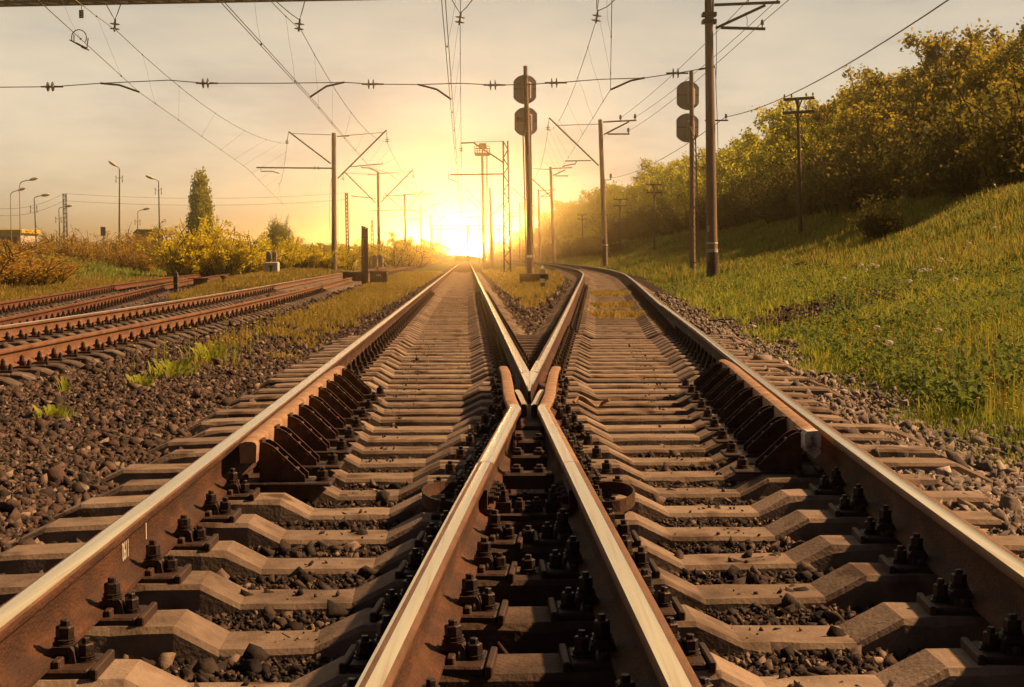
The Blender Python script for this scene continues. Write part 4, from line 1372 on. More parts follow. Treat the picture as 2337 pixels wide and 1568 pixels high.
def weed(vx, vy, n, hmax, spread, label, green=True):
    Y = None
    for i in range(400):
        Yt = 4 + i * 0.05
        p = at(vx, vy, Yt)
        if p.z < gz(p.x, p.y): Y = Yt; break
    p = at(vx, vy, Y)
    mb = MB()
    for i in range(n):
        a = random.uniform(0, 2 * math.pi); l = random.uniform(0.3, 1) * hmax; r = random.uniform(0, spread) * 0.5
        bx, by = math.cos(a) * r, math.sin(a) * r
        out = random.uniform(0.2, 0.8) * l
        w = random.uniform(0.008, 0.016)
        px, py = -math.sin(a) * w, math.cos(a) * w
        c = math.cos(a); s_ = math.sin(a)
        pts = [(bx, by, -0.02), (bx + c * out * 0.4, by + s_ * out * 0.4, l * 0.6), (bx + c * out * 0.75, by + s_ * out * 0.75, l * 0.85), (bx + c * out, by + s_ * out, l * 0.9)]
        ws = [0.5, 1.0, 0.8, 0.1]
        vs = []
        for (x, y, z), k in zip(pts, ws):
            vs += [(x - px * k, y - py * k, z), (x + px * k, y + py * k, z)]
        mb.add(vs, [(0, 1, 3, 2), (2, 3, 5, 4), (4, 5, 7, 6)])
    o = mb.build('weed_clump', M['grass_green'])
    o.location = (p.x, p.y, gz(p.x, p.y))
    tag(o, label, 'weed', 'weeds in the left ballast')


weed(125, 960, 60, 0.13, 0.30, 'low leafy weed nearest the left edge in the brown ballast')
weed(325, 888, 60, 0.16, 0.22, 'small bushy green weed in the left ballast below the yellow grass')
weed(395, 862, 110, 0.20, 0.50, 'bright clump of grass blades in the left ballast beside the bushy weed')
weed(150, 905, 9, 0.22, 0.05, 'single thin green stalk standing in the left ballast')
weed(480, 830, 90, 0.28, 0.6, 'yellowish grass clump in the left ballast at the end of the grass strip')
weed(290, 895, 12, 0.10, 0.1, 'tiny pale weed sprout left of the bushy weed')


# ------------------------------------------------------------------ trees and shrubs
def branch_tubes(mb, p, d, l, r, depth, tips, spread=0.7, wob=0.12):
    pts = [p]
    q = Vector(p); dd = Vector(d)
    n = 4
    for i in range(n):
        dd = (dd + Vector((random.gauss(0, wob), random.gauss(0, wob), random.gauss(0.03, wob * 0.6)))).normalized()
        q = q + dd * (l / n)
        pts.append(q.copy())
    mb.tube(pts, r, 6 if depth > 1 else 4, r2=r * 0.55, caps=False)
    tips.append((pts[-1], l))
    if depth <= 0: return
    for _ in range(random.choice((2, 3, 3))):
        i = random.randint(2, n)
        a = Vector((random.gauss(0, 1), random.gauss(0, 1), random.gauss(0.25, 0.6))).normalized()
        nd_ = (dd * (1 - spread * 0.5) + a * spread).normalized()
        branch_tubes(mb, pts[i], nd_, l * random.uniform(0.55, 0.8), r * 0.55, depth - 1, tips, spread, wob)


def leaf_quads(C, size, n_per, spread, flat=0.0):
    """clusters of small leaf faces round the centres C"""
    N = len(C) * n_per
    c = np.repeat(C, n_per, axis=0)
    off = RNG.normal(0, 1, (N, 3)) * spread
    off[:, 2] *= 0.75
    P = c + off
    s = size * RNG.uniform(0.6, 1.3, N)
    nrm = RNG.normal(0, 1, (N, 3)); nrm[:, 2] += flat
    nrm /= np.linalg.norm(nrm, axis=1, keepdims=True)
    t = np.cross(nrm, RNG.normal(0, 1, (N, 3))); t /= np.linalg.norm(t, axis=1, keepdims=True)
    b = np.cross(nrm, t)
    A = t * s[:, None]; B = b * s[:, None] * 0.62
    bend = nrm * s[:, None] * 0.25
    V = np.stack([P - A, P + B + bend * 0.4, P + A - bend, P - B + bend * 0.4], 1).reshape(-1, 3)
    Fa = np.arange(N * 4).reshape(-1, 4)
    return V, Fa


def tree_meshes(seed, h, spread, leaf, nclump, nper, size, clump_r=0.55, shape='round', trunk_r=0.16, low=0.28):
    global RNG
    random.seed(seed)
    RNG = np.random.default_rng(seed)
    mb = MB()
    tips = []
    top = Vector((random.gauss(0, 0.05) * h, random.gauss(0, 0.05) * h, h * (0.55 if shape != 'poplar' else 0.92)))
    n = 6
    pts = [Vector((0, 0, -0.3))] + [Vector((top.x * t + random.gauss(0, 0.02) * h * (t > 0), top.y * t + random.gauss(0, 0.02) * h, top.z * t)) for t in [(i + 1) / n for i in range(n)]]
    mb.tube(pts, trunk_r, 8, r2=trunk_r * 0.4)
    if shape == 'poplar':
        for i in range(34):
            t = 0.12 + 0.85 * i / 34
            p = Vector((top.x * t, top.y * t, top.z * t))
            a = random.uniform(0, 6.28)
            d = Vector((math.cos(a) * 0.33, math.sin(a) * 0.33, 1)).normalized()
            branch_tubes(mb, p, d, h * 0.16 * (1.15 - 0.75 * t), trunk_r * 0.25, 1, tips, 0.3, 0.06)
    else:
        for i in range(9):
            t = random.uniform(low, 1.0)
            k = int(t * n)
            p = pts[max(1, k)]
            a = i * 2.4 + random.uniform(-0.4, 0.4)
            d = Vector((math.cos(a) * spread, math.sin(a) * spread, random.uniform(0.15, 1.0))).normalized()
            branch_tubes(mb, p, d, h * random.uniform(0.24, 0.36), trunk_r * 0.45, 2, tips, 0.75)
    tr = mb.mesh('trunk', M['bark'], True)
    T = np.array([p[:] for p, l in tips])
    # outer shell of clumps so the crown reads as lobes with gaps
    idx = RNG.integers(0, len(T), nclump)
    C = T[idx] + RNG.normal(0, clump_r * 0.45, (nclump, 3))
    if shape != 'poplar':
        C = C[C[:, 2] > h * (low - 0.18)]
    V, Fa = leaf_quads(C, size, nper, clump_r * 0.5, 0.5)
    cr = np_mesh('crown', V, Fa, leaf)
    return tr, cr


def shrub_meshes(seed, h, w, leaf, nst, nclump, nper, size, clump_r=0.22):
    global RNG
    random.seed(seed)
    RNG = np.random.default_rng(seed)
    mb = MB(); tips = []
    for i in range(nst):
        a = random.uniform(0, 6.28); r = random.uniform(0, 0.3) * w
        lean = random.uniform(0.05, 0.75)
        d = Vector((math.cos(a) * lean, math.sin(a) * lean, 1)).normalized()
        branch_tubes(mb, Vector((math.cos(a) * r, math.sin(a) * r, -0.1)), d, h * random.uniform(0.5, 0.95) * (1 - 0.2 * lean), 0.014 * h, 1, tips, 0.55, 0.12)
    st = mb.mesh('stems', M['bark'])
    T = np.array([p[:] for p, l in tips])
    idx = RNG.integers(0, len(T), nclump)
    C = T[idx] * RNG.uniform(0.12, 1.04, (nclump, 1)) ** 0.75 + RNG.normal(0, clump_r * 0.4, (nclump, 3))
    C[:, 2] = np.maximum(C[:, 2], 0.08 * h)
    V, Fa = leaf_quads(C, size, nper, clump_r * 0.55, 0.3)
    return st, np_mesh('foliage', V, Fa, leaf)


def top_of(meshes):
    return max(v.co.z for v in meshes[-1].vertices)


def crown_w(meshes):
    xs = np.array([v.co.x for v in meshes[-1].vertices])
    return float(np.percentile(xs, 97) - np.percentile(xs, 3))


def column_meshes(seed, h, rad, prof, n, nper, size, leaf, vert=1.5):
    global RNG
    random.seed(seed)
    RNG = np.random.default_rng(seed)
    mb = MB()
    mb.tube([(0, 0, -0.3), (0.05, 0, h * 0.5), (0, 0.04, h * 0.93)], 0.017 * h, 7, r2=0.02)
    for i in range(26):
        t = random.uniform(0.08, 0.8); a = random.uniform(0, 6.28); r = float(prof(t)) * rad * 0.7
        mb.tube([(0, 0, t * h), (math.cos(a) * r * 0.6, math.sin(a) * r * 0.6, t * h + r * 0.9), (math.cos(a) * r, math.sin(a) * r, t * h + r * 1.9)], 0.004 * h, 4, r2=0.01, caps=False)
    tr = mb.mesh('trunk', M['bark'])
    t = RNG.random(n) ** 0.9
    # a dozen uneven leaders make the outline ragged
    lead = RNG.integers(0, 11, n)
    la = np.linspace(0, 6.28, 11)[lead] + RNG.normal(0, 0.25, n)
    lt = RNG.uniform(0.72, 1.0, 11); lt[0] = 1.0
    t = t * lt[lead]
    rr = np.array([prof(v) for v in t]) * rad * RNG.uniform(0.25, 1.0, n)
    C = np.stack([np.cos(la) * rr, np.sin(la) * rr, t * h], 1)
    C[:, 2] = np.maximum(C[:, 2], 0.03 * h)
    N = n * nper
    V, Fa = leaf_quads(C, size, nper, 0.15 * rad, 0.2)
    # stretch clumps upward
    c = np.repeat(np.repeat(C, nper, axis=0), 4, axis=0)
    V[:, 2] = c[:, 2] + (V[:, 2] - c[:, 2]) * vert
    return tr, np_mesh('crown', V, Fa, leaf)


herbs()
OAK = [tree_meshes(100 + i, 9.0, 0.9 + 0.1 * (i % 3), M['leaf'], 560, 22, 0.12, 0.44, low=0.2) for i in range(5)]
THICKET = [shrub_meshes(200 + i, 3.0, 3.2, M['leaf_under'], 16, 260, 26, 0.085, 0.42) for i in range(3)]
YELLOW = [shrub_meshes(300 + i, 3.0, 3.0, M['leaf_yellow'], 34, 430, 21, 0.085, 0.24) for i in range(3)]
DRY = [shrub_meshes(400 + i, 2.2, 2.4, M['leaf_dry'], 18, 240, 18, 0.06, 0.26) for i in range(3)]
LINDEN = column_meshes(500, 5.0, 1.9, lambda t: math.sin(math.pi * min(1, 0.12 + 0.86 * t)) ** 0.6, 520, 22, 0.085, M['leaf_poplar'], 1.0)
POPLAR = column_meshes(600, 9.6, 1.25, lambda t: min(1.0, 0.35 + 3 * t) * (1 - t) ** 0.42 + 0.06, 620, 24, 0.095, M['leaf_poplar'], 1.9)
random.seed(5)
RNG = np.random.default_rng(5)


def plant(kind, meshes, x, y, s, label, cat, group, parts, sz=None, z=None):
    t = empty(kind, (x, y, gz(x, y) if z is None else z), label, cat, group)
    sz = s if sz is None else sz
    t.scale = (s, s, sz)
    t.rotation_euler.z = random.uniform(0, 6.28)
    for nm, me in zip(parts, meshes):
        obj(nm, me, t)
    return t


G_TREES = 'trees along the right bank'
TP = ('trunk', 'crown')
# skyline of the wood read off the photograph: picture x -> picture y of the tree tops
SKY_X = [1240, 1280, 1310, 1400, 1480, 1560, 1640, 1700, 1760, 1830, 1880, 1940, 1990, 2050, 2110, 2160, 2220, 2290, 2337, 2500]
SKY_Y = [495, 470, 445, 415, 390, 352, 335, 312, 285, 262, 208, 190, 185, 148, 140, 130, 70, 84, 92, 70]
row = []
y = 47.5
front = []
while y < 330:
    xx = float(np.interp(y, [40, 60, 100, 150, 200, 330], [19.5, 19.5, 19.5, 18.0, 16.0, 10.0]))
    front.append((xx + random.uniform(-0.9, 0.9), y))
    y += 3.6 if y < 110 else (6 if y < 180 else 12)
for i, (x, y) in enumerate(front):
    vx = 1168.5 + x / y * F
    vy = float(np.interp(vx, SKY_X, SKY_Y)) + random.uniform(-16, 8)
    top = at(vx, vy, y).z
    h = top - gz(x, y)
    h = min(max(h, 4.5), 16)
    sz = h / top_of(OAK[i % 5]) * (1.08 if vx > 2080 else 0.99)
    plant('leafy_tree', OAK[i % 5], x, y, 0.5 * sz + 0.42, f'leafy tree in the front row of the bank wood, {ordinal(i + 1)} from the right', 'tree', G_TREES, TP, sz)
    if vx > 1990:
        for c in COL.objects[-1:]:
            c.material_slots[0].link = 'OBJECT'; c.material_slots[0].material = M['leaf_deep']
back = []
y = 57.0
i = 0
while y < 200:
    x = float(np.interp(y, [40, 150, 200], [25.5, 24.0, 21])) + random.uniform(-1.2, 1.2)
    vx = 1168.5 + x / y * F
    vy = float(np.interp(vx, SKY_X, SKY_Y)) + random.uniform(4, 30)
    h = min(max(at(vx, vy, y).z - gz(x, y), 5), 16)
    i += 1
    sz = h / top_of(OAK[(i * 2 + 1) % 5])
    plant('leafy_tree', OAK[(i * 2 + 1) % 5], x, y, 0.5 * sz + 0.42, f'leafy tree in the second row of the bank wood, {ordinal(i)} from the right edge', 'tree', G_TREES, TP, sz)
    y += 5.5 if y < 120 else 9
y = 43.5; i = 0
while y < 190:
    x = float(np.interp(y, [40, 60, 100, 150, 190], [15.2, 15.6, 15.8, 14.0, 12.5])) + random.uniform(-0.6, 0.9)
    i += 1
    s = random.uniform(0.75, 1.2)
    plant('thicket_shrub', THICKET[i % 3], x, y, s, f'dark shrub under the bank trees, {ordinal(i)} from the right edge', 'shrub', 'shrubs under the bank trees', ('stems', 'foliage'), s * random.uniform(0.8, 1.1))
    y += 2.7 if y < 100 else 5
# shrub alone on the slope
p = None
for i in range(300):
    Yt = 20 + i * 0.1
    q = at(2010, 552, Yt)
    if q.z < gz(q.x, q.y): p = q; break
plant('slope_shrub', THICKET[1], p.x, p.y, 0.42, 'lone rounded shrub halfway up the grassy right slope', 'shrub', None, ('stems', 'foliage'), 0.42)

# left side
def on_px(kind, meshes, vx, vtop, Y, width_px, base_h, base_w, label, cat, group, parts):
    x = (vx - 1168.5) / F * Y
    z = gz(x, Y)
    h = at(vx, vtop, Y).z - z
    w = width_px / F * Y
    t = plant(kind, meshes, x, Y, w / crown_w(meshes), label, cat, group, parts, h / top_of(meshes))
    return t


SP = ('stems', 'foliage')
on_px('poplar_tree', POPLAR, 460, 378, 112, 46, 9.9, 2.6, 'tall narrow poplar rising behind the yellow bush on the left', 'tree', None, TP)
on_px('round_tree', LINDEN, 640, 497, 120, 58, 5.4, 4.2, 'small rounded yellow tree right of the red sign', 'tree', None, TP)
G_Y = 'yellow bushes beyond the siding'
for i, (vx, vt, Y, w, lab) in enumerate([
        (420, 492, 78, 110, 'big yellow bush below the poplar, its left half'), (470, 487, 80, 110, 'big yellow bush directly in front of the poplar'), (520, 500, 79, 90, 'yellow bush at the right end of the big clump'),
        (575, 530, 86, 90, 'low yellow bush around the red sign'), (640, 528, 92, 80, 'yellow bush at the foot of the small rounded tree'), (690, 540, 95, 80, 'yellow bush between rounded tree and the numbered mast'),
        (735, 543, 100, 70, 'yellow bush just left of the numbered mast'), (790, 545, 108, 70, 'yellow bush right behind the numbered mast'), (905, 530, 150, 70, 'distant yellow bush left of the far masts'), (945, 527, 170, 70, 'distant yellow bush between the far masts'), (845, 548, 130, 60, 'distant low yellow bush behind the wooden post')]):
    on_px('yellow_bush', YELLOW[i % 3], vx, vt, Y, w, 2.9, 3.4, lab, 'bush', G_Y, SP)
G_D = 'dry bushes on the left meadow'
k = 0
for i, (vx, vt, Y, w) in enumerate([(20, 545, 50, 150), (75, 548, 52, 140), (-40, 540, 48, 150), (120, 570, 56, 90), (40, 525, 90, 90), (100, 522, 92, 80), (160, 520, 96, 80), (210, 520, 98, 90), (250, 522, 100, 80), (300, 515, 102, 80), (345, 500, 100, 90), (370, 512, 96, 70), (190, 532, 88, 70), (280, 532, 88, 80), (330, 528, 86, 70)]):
    k += 1
    on_px('dry_bush', DRY[i % 3], vx, vt, Y, w, 2.1, 2.6, ('large orange brown bush at the left edge, ' if i < 4 else 'thin golden bush on the meadow skyline, ') + f'{ordinal(k if i < 4 else k - 4)} of its clump', 'bush', G_D, SP)
k = 0
for vx, vy_, Y in [(1130, 572, 330), (1165, 568, 320), (1190, 564, 300), (1215, 560, 270), (1235, 556, 240), (1258, 552, 215), (1285, 548, 190), (1310, 545, 175), (1335, 540, 210), (1352, 538, 200), (1372, 536, 190), (1392, 534, 175), (1340, 545, 165), (1365, 543, 155), (1385, 541, 145), (1010, 574, 340), (975, 570, 330), (1090, 577, 420), (1050, 577, 420)]:
    k += 1
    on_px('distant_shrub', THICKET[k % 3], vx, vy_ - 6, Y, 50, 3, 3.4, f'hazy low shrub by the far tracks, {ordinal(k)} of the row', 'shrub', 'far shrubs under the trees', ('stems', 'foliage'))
# far wood closing the view left and right of the sun
G_F = 'far trees on the horizon'
k = 0
for vx, vt, Y in [(60, 548, 260), (150, 550, 260), (260, 548, 270), (350, 548, 260), (560, 545, 280), (610, 548, 290), (700, 552, 300), (770, 548, 300), (840, 552, 320), (890, 545, 330), (940, 545, 340), (985, 550, 420), (1150, 545, 420), (1180, 525, 400), (1205, 515, 360), (1235, 500, 330)]:
    k += 1
    on_px('distant_tree', OAK[k % 5], vx, vt, Y, 75, 9.5, 8.5, f'hazy far tree on the horizon, {ordinal(k)} from the left', 'tree', G_F, TP)


# ------------------------------------------------------------------ insulators, masts and wires
def disc_insulator(mb, c, axis, n=2, r=0.13, gap=0.13, mi=0):
    ax = Vector(axis).normalized()
    L = gap * n
    prof = [(0.03, -0.06)]
    for i in range(n):
        z = gap * i
        prof += [(0.035, z), (0.05, z + 0.005), (r * 0.9, z + 0.02), (r, z + 0.035), (r * 0.85, z + 0.05), (0.05, z + 0.065), (0.035, z + 0.08)]
    prof += [(0.03, L + 0.05)]
    mb.lathe(Vector(c) - ax * (L / 2), prof, 10, mi, axis=ax)


def pin_insulator(mb, p, s=1.0):
    mb.lathe(p, [(0.02 * s, 0), (0.02 * s, 0.08 * s), (0.055 * s, 0.085 * s), (0.06 * s, 0.11 * s), (0.045 * s, 0.13 * s), (0.065 * s, 0.145 * s), (0.06 * s, 0.17 * s), (0.04 * s, 0.19 * s), (0.055 * s, 0.21 * s), (0.04 * s, 0.25 * s), (0.02 * s, 0.27 * s)], 8)


class Rig:
    """a mast and what is bolted to it; every part a child mesh with its own origin at the mast base"""

    def __init__(s, name, loc, label, cat, group=None):
        s.e = empty(name, loc, label, cat, group)
        s.o = Vector(loc)

    def part(s, name, mb, mats, smooth=False, label=None):
        o = mb.build(name, mats, s.e, smooth)
        o.location = -s.o
        if label: o['label'] = label
        return o


def pole(rig, c, top, base, w0, w1, Y, sc, mat, n=14, name='post', lift=None):
    t, b = c(top[0], top[1], Y), c(base[0], base[1], Y)
    g = gz(b.x, b.y)
    b2 = b.copy(); b2.z = min(b.z, g) - 0.3
    mb = MB()
    mb.tube([b2, b.lerp(t, 0.3), b.lerp(t, 0.65), t], px_size(w1, sc, Y) / 2, n, r2=px_size(w0, sc, Y) / 2)
    rig.part(name, mb, mat, True)
    return t, b


def band(rig, name, p, r, h, mat):
    mb = MB()
    mb.lathe(p, [(r, -h / 2), (r, h / 2)], 18)
    # open ring only
    mb.f = mb.f[:-2]; mb.m = mb.m[:-2]
    return rig.part(name, mb, mat, True)


def arms(rig, c, Y, segs, r=0.03, name='bracket_arm', mat=None):
    for pts in segs:
        mb = MB()
        P = [c(px, py, Y) for px, py in pts]
        mb.tube(P, r, 6)
        rig.part(name, mb, mat or M['arm_metal'])


def susp(rig, c, Y, spots, hang=None, r=0.13):
    for i, (px, py) in enumerate(spots):
        mb = MB()
        p = c(px, py, Y)
        disc_insulator(mb, p, (0, 0, 1), 2, r)
        if hang:
            mb.tube([c(hang[i][0], hang[i][1], Y), p], 0.02, 5)
        rig.part('insulator', mb, M['insulator'])


G_MAST = 'overhead line masts'


def left_mast_1():
    Y = 98
    b = ZM(660, 1205, Y)
    rg = Rig('line_mast', (b.x, Y, gz(b.x, Y)), 'concrete mast with number disc and bracket arms both sides, left of the wooden post', 'mast', G_MAST)
    pole(rg, ZM, (657, 160), (660, 1205), 34, 44, Y, 1.96, M['mast'])
    arms(rg, ZM, Y, [[(632, 400), (303, 150)], [(640, 437), (50, 432)], [(688, 517), (1070, 137)]], 0.055)
    arms(rg, ZM, Y, [[(632, 175), (330, 165)], [(680, 187), (1060, 155)]], 0.022, 'tie_rod')
    arms(rg, ZM, Y, [[(85, 440), (85, 462), (170, 460), (230, 478)], [(790, 425), (875, 417), (1035, 403), (1040, 390)]], 0.035, 'steady_arm')
    arms(rg, ZM, Y, [[(680, 187), (778, 184)]], 0.04, 'strain_insulator', M['insulator'])
    susp(rg, ZM, Y, [(290, 228), (1075, 215)], [(303, 150), (1070, 137)], 0.16)
    for px in (512, 540):
        mb = MB(); disc_insulator(mb, ZM(px, 434, Y), (1, 0, 0), 1, 0.16)
        rg.part('insulator', mb, M['insulator'])
    for py, h in ((1085, 0.06), (1103, 0.05)):
        p = ZM(659.5, py, Y)
        band(rg, 'white_band' if py == 1085 else 'dark_band', p, px_size(44, 1.96, Y) / 2 + 0.012, h, M['white'] if py == 1085 else M['black'])
    p = ZM(660, 1157, Y)
    mb = MB()
    mb.lathe(p + Vector((0, -0.20, 0)), [(0.155, 0), (0.155, 0.01)], 18, axis=(0, -1, 0))
    rg.part('number_disc', mb, M['white'])
    mb = MB()
    mb.box(p + Vector((0, -0.216, 0)), (0.025, 0.006, 0.15)); mb.box(p + Vector((-0.025, -0.216, 0.05)), (0.04, 0.006, 0.022), ry=R(-40))
    rg.part('numeral', mb, M['black'])
    # a down-lead on its left
    arms(rg, ZM, Y, [[(637, 520), (628, 620), (622, 800), (632, 1000)]], 0.012, 'down_lead', M['black'])


left_mast_1()


def left_mast_2():
    Y = 140
    b = ZM(1012, 1110, Y)
    rg = Rig('line_mast', (b.x, Y, gz(b.x, Y)), 'concrete mast with bracket arms both sides, directly right of the wooden post', 'mast', G_MAST)
    pole(rg, ZM, (1003, 465), (1012, 1125), 20, 28, Y, 1.96, M['mast'])
    arms(rg, ZM, Y, [[(985, 708), (735, 460)], [(1025, 705), (1275, 448)], [(870, 415), (872, 432), (930, 435), (1000, 466)]], 0.06)
    arms(rg, ZM, Y, [[(740, 475), (990, 487)], [(1015, 478), (1280, 460)]], 0.02, 'tie_rod')
    arms(rg, ZM, Y, [[(795, 653), (835, 660), (935, 668), (985, 672)], [(922, 487), (990, 487)], [(1015, 478), (1085, 475)]], 0.045, 'steady_arm')
    susp(rg, ZM, Y, [(730, 517), (1280, 497)], [(735, 460), (1275, 448)], 0.17)
    band(rg, 'white_band', ZM(1011, 1068, Y), px_size(28, 1.96, Y) / 2 + 0.012, 0.07, M['white'])


left_mast_2()


def plain_mast(c, sc, Y, top, base, w0, w1, segs, thin, label, ins=(), mat='mast'):
    b = c(base[0], base[1], Y)
    rg = Rig('line_mast', (b.x, Y, gz(b.x, Y)), label, 'mast', G_MAST)
    pole(rg, c, top, base, w0, w1, Y, sc, M[mat], 10)
    if segs: arms(rg, c, Y, segs, 0.06)
    if thin: arms(rg, c, Y, thin, 0.028, 'tie_rod')
    if ins: susp(rg, c, Y, ins, None, 0.18)
    return rg


plain_mast(ZM, 1.96, 190, (1212, 640), (1220, 1140), 15, 19, [[(1225, 765), (1355, 608)], [(1195, 760), (1055, 632)], [(940, 772), (1200, 762)], [(1090, 652), (1430, 636)], [(1225, 770), (1330, 768)]], [[(1225, 645), (1355, 622)], [(1060, 650), (1205, 655)], [(1385, 640), (1383, 656), (1330, 657)]], 'third mast of the left row, arms crossing above the grass', [(1046, 665), (1358, 632)])
plain_mast(ZM, 1.96, 235, (1335, 725), (1345, 1125), 11, 15, [[(1350, 790), (1450, 720), (1495, 717)], [(1230, 843), (1332, 838)], [(1228, 738), (1335, 800)]], [[(1345, 765), (1385, 768)], [(1305, 820), (1330, 838)]], 'fourth mast of the left row with arm reaching right')
plain_mast(ZM, 1.96, 275, (1415, 805), (1420, 1115), 9, 12, [[(1420, 900), (1385, 860)], [(1475, 860), (1533, 800)]], [[(1380, 812), (1445, 812)]], 'fifth and slender mast of the left row')
plain_mast(ZM, 1.96, 300, (1458, 850), (1462, 1115), 8, 10, [], [[(1458, 860), (1490, 850)]], 'sixth mast of the left row, near the glare')
plain_mast(ZM, 1.96, 320, (1474, 860), (1478, 1115), 7, 9, [], [[(1474, 900), (1548, 855)]], 'seventh mast of the left row, nearly lost in the glare')


def right_mast_A():
    Y = 98
    b = ZC(928, 1255, Y)
    rg = Rig('line_mast', (b.x, Y, gz(b.x, Y)), 'concrete mast with white band and feeder arms, left of the tall ladder signal', 'mast', G_MAST)
    pole(rg, ZC, (897, 415), (928, 1258), 24, 34, Y, 1.493, M['mast'])
    arms(rg, ZC, Y, [[(915, 430), (1113, 420)], [(918, 505), (1070, 428)], [(940, 502), (1072, 502)], [(888, 690), (592, 405)]], 0.06)
    arms(rg, ZC, Y, [[(885, 443), (645, 450)], [(895, 778), (962, 775)]], 0.025, 'tie_rod')
    arms(rg, ZC, Y, [[(843, 660), (686, 663)], [(755, 665), (750, 680), (690, 690), (672, 697)]], 0.04, 'steady_arm')
    susp(rg, ZC, Y, [(585, 465)], [(592, 405)], 0.17)
    for px, py in ((1018, 425), (1105, 420), (1065, 502), (960, 775)):
        mb = MB(); pin_insulator(mb, ZC(px, py, Y), 1.6)
        rg.part('feeder_insulator', mb, M['insulator'])
    band(rg, 'white_band', ZC(925, 1165, Y), px_size(34, 1.493, Y) / 2 + 0.012, 0.10, M['white'])
    mb = MB(); mb.box(ZC(911, 1122, Y) + Vector((0, -0.19, 0)), (0.13, 0.02, 0.24))
    rg.part('number_plate', mb, M['white'])


right_mast_A()
plain_mast(ZC, 1.493, 140, (600, 698), (622, 1240), 16, 22, [[(610, 708), (730, 702)], [(615, 750), (690, 715)], [(630, 752), (705, 752)], [(597, 870), (492, 772)]], [[(495, 708), (592, 714)], [(600, 712), (545, 712)]], 'second concrete mast of the right row with feeder arms', ())
plain_mast(ZC, 1.493, 185, (528, 832), (538, 1230), 12, 16, [[(535, 838), (633, 835)], [(540, 875), (605, 848)], [(545, 877), (610, 876)], [(520, 950), (370, 822)]], [[(495, 838), (528, 842)]], 'third concrete mast of the right row, right beside the front signal', [(369, 850)])
plain_mast(ZC, 1.493, 230, (417, 912), (420, 1210), 9, 12, [[(420, 916), (450, 914)], [(420, 942), (448, 926)], [(422, 944), (450, 943)]], [], 'fourth mast of the right row, left of the front signal')
plain_mast(ZC, 1.493, 260, (364, 968), (367, 1205), 7, 9, [[(367, 972), (410, 972)], [(367, 995), (410, 990)]], [], 'fifth mast of the right row, by the lattice mast')
plain_mast(ZC, 1.493, 150, (238, 822), (251, 1235), 10, 30, [[(245, 990), (318, 915)]], [[(100, 1000), (230, 995)], [(88, 820), (238, 980)]], 'strongly tapering concrete mast between lattice mast and floodlight mast')
plain_mast(ZC, 1.493, 260, (172, 1000), (176, 1215), 7, 9, [[(100, 875), (190, 965)]], [[(15, 970), (200, 962)]], 'slender mast just left of the floodlight mast')


def lattice(mb, a0, a1, b0, b1, n, r):
    """two chords a0-a1 and b0-b1 with zig-zag lacing, and a depth of the same size"""
    dpt = (a0 - b0).length
    for off in (Vector((0, 0, 0)), Vector((0, dpt, 0))):
        mb.bar(a0 + off, a1 + off, r * 2); mb.bar(b0 + off, b1 + off, r * 2)
        for i in range(n):
            t0, t1 = i / n, (i + 1) / n
            p, q = (a0.lerp(a1, t0), b0.lerp(b1, t1)) if i % 2 == 0 else (b0.lerp(b1, t0), a0.lerp(a1, t1))
            mb.bar(p + off, q + off, r * 1.1)
    for i in range(n):
        t0, t1 = i / n, (i + 1) / n
        for u0, u1 in ((a0, a1), (b0, b1)):
            p, q = u0.lerp(u1, t0), u0.lerp(u1, t1) + Vector((0, dpt, 0))
            mb.bar(p, q, r)


def lattice_mast(c, Y, x_top, w_top, y_top, x_bot, w_bot, y_bot, n, label, name='lattice_mast', cat='mast', r=0.05, group=None):
    b = c(x_bot, y_bot, Y)
    g = gz(b.x, Y)
    rg = Rig(name, (b.x, Y, g), label, cat, group)
    mb = MB()
    a0, a1 = c(x_bot - w_bot / 2, y_bot, Y), c(x_top - w_top / 2, y_top, Y)
    b0, b1 = c(x_bot + w_bot / 2, y_bot, Y), c(x_top + w_top / 2, y_top, Y)
    a0.z = b0.z = min(a0.z, g) - 0.1
    lattice(mb, a0, a1, b0, b1, n, r)
    rg.part('lattice_shaft', mb, M['dark_metal'])
    return rg


rg = lattice_mast(ZC, 100, 331, 27, 543, 343, 38, 1252, 16, 'steel lattice mast with a bracket over the straight track', group=G_MAST)
arms(rg, ZC, 100, [[(65, 556), (140, 553), (322, 674)], [(0, 745), (325, 740)]], 0.06)
arms(rg, ZC, 100, [[(140, 550), (320, 545)]], 0.022, 'tie_rod')
arms(rg, ZC, 100, [[(-10, 742), (-10, 768), (20, 778), (48, 795)]], 0.035, 'steady_arm')
susp(rg, ZC, 100, [(68, 592)], [(66, 558)], 0.17)
mb = MB(); disc_insulator(mb, ZC(252, 741, 100), (1, 0, 0), 2, 0.15); rg.part('insulator', mb, M['insulator'])

lattice_mast(ZM, 150, 755, 15, 630, 765, 20, 1035, 20, 'slim lattice tower behind the numbered mast', 'lattice_tower', 'tower', 0.05)
lattice_mast(ZM, 240, 955, 12, 840, 960, 26, 1055, 10, 'small pyramid lattice tower right of the wooden post', 'lattice_tower', 'tower', 0.06)
lattice_mast(ZA, 130, 502, 20, 340, 510, 26, 700, 14, 'dark lattice tower between the street lamps on the left', 'lattice_tower', 'tower', 0.022)


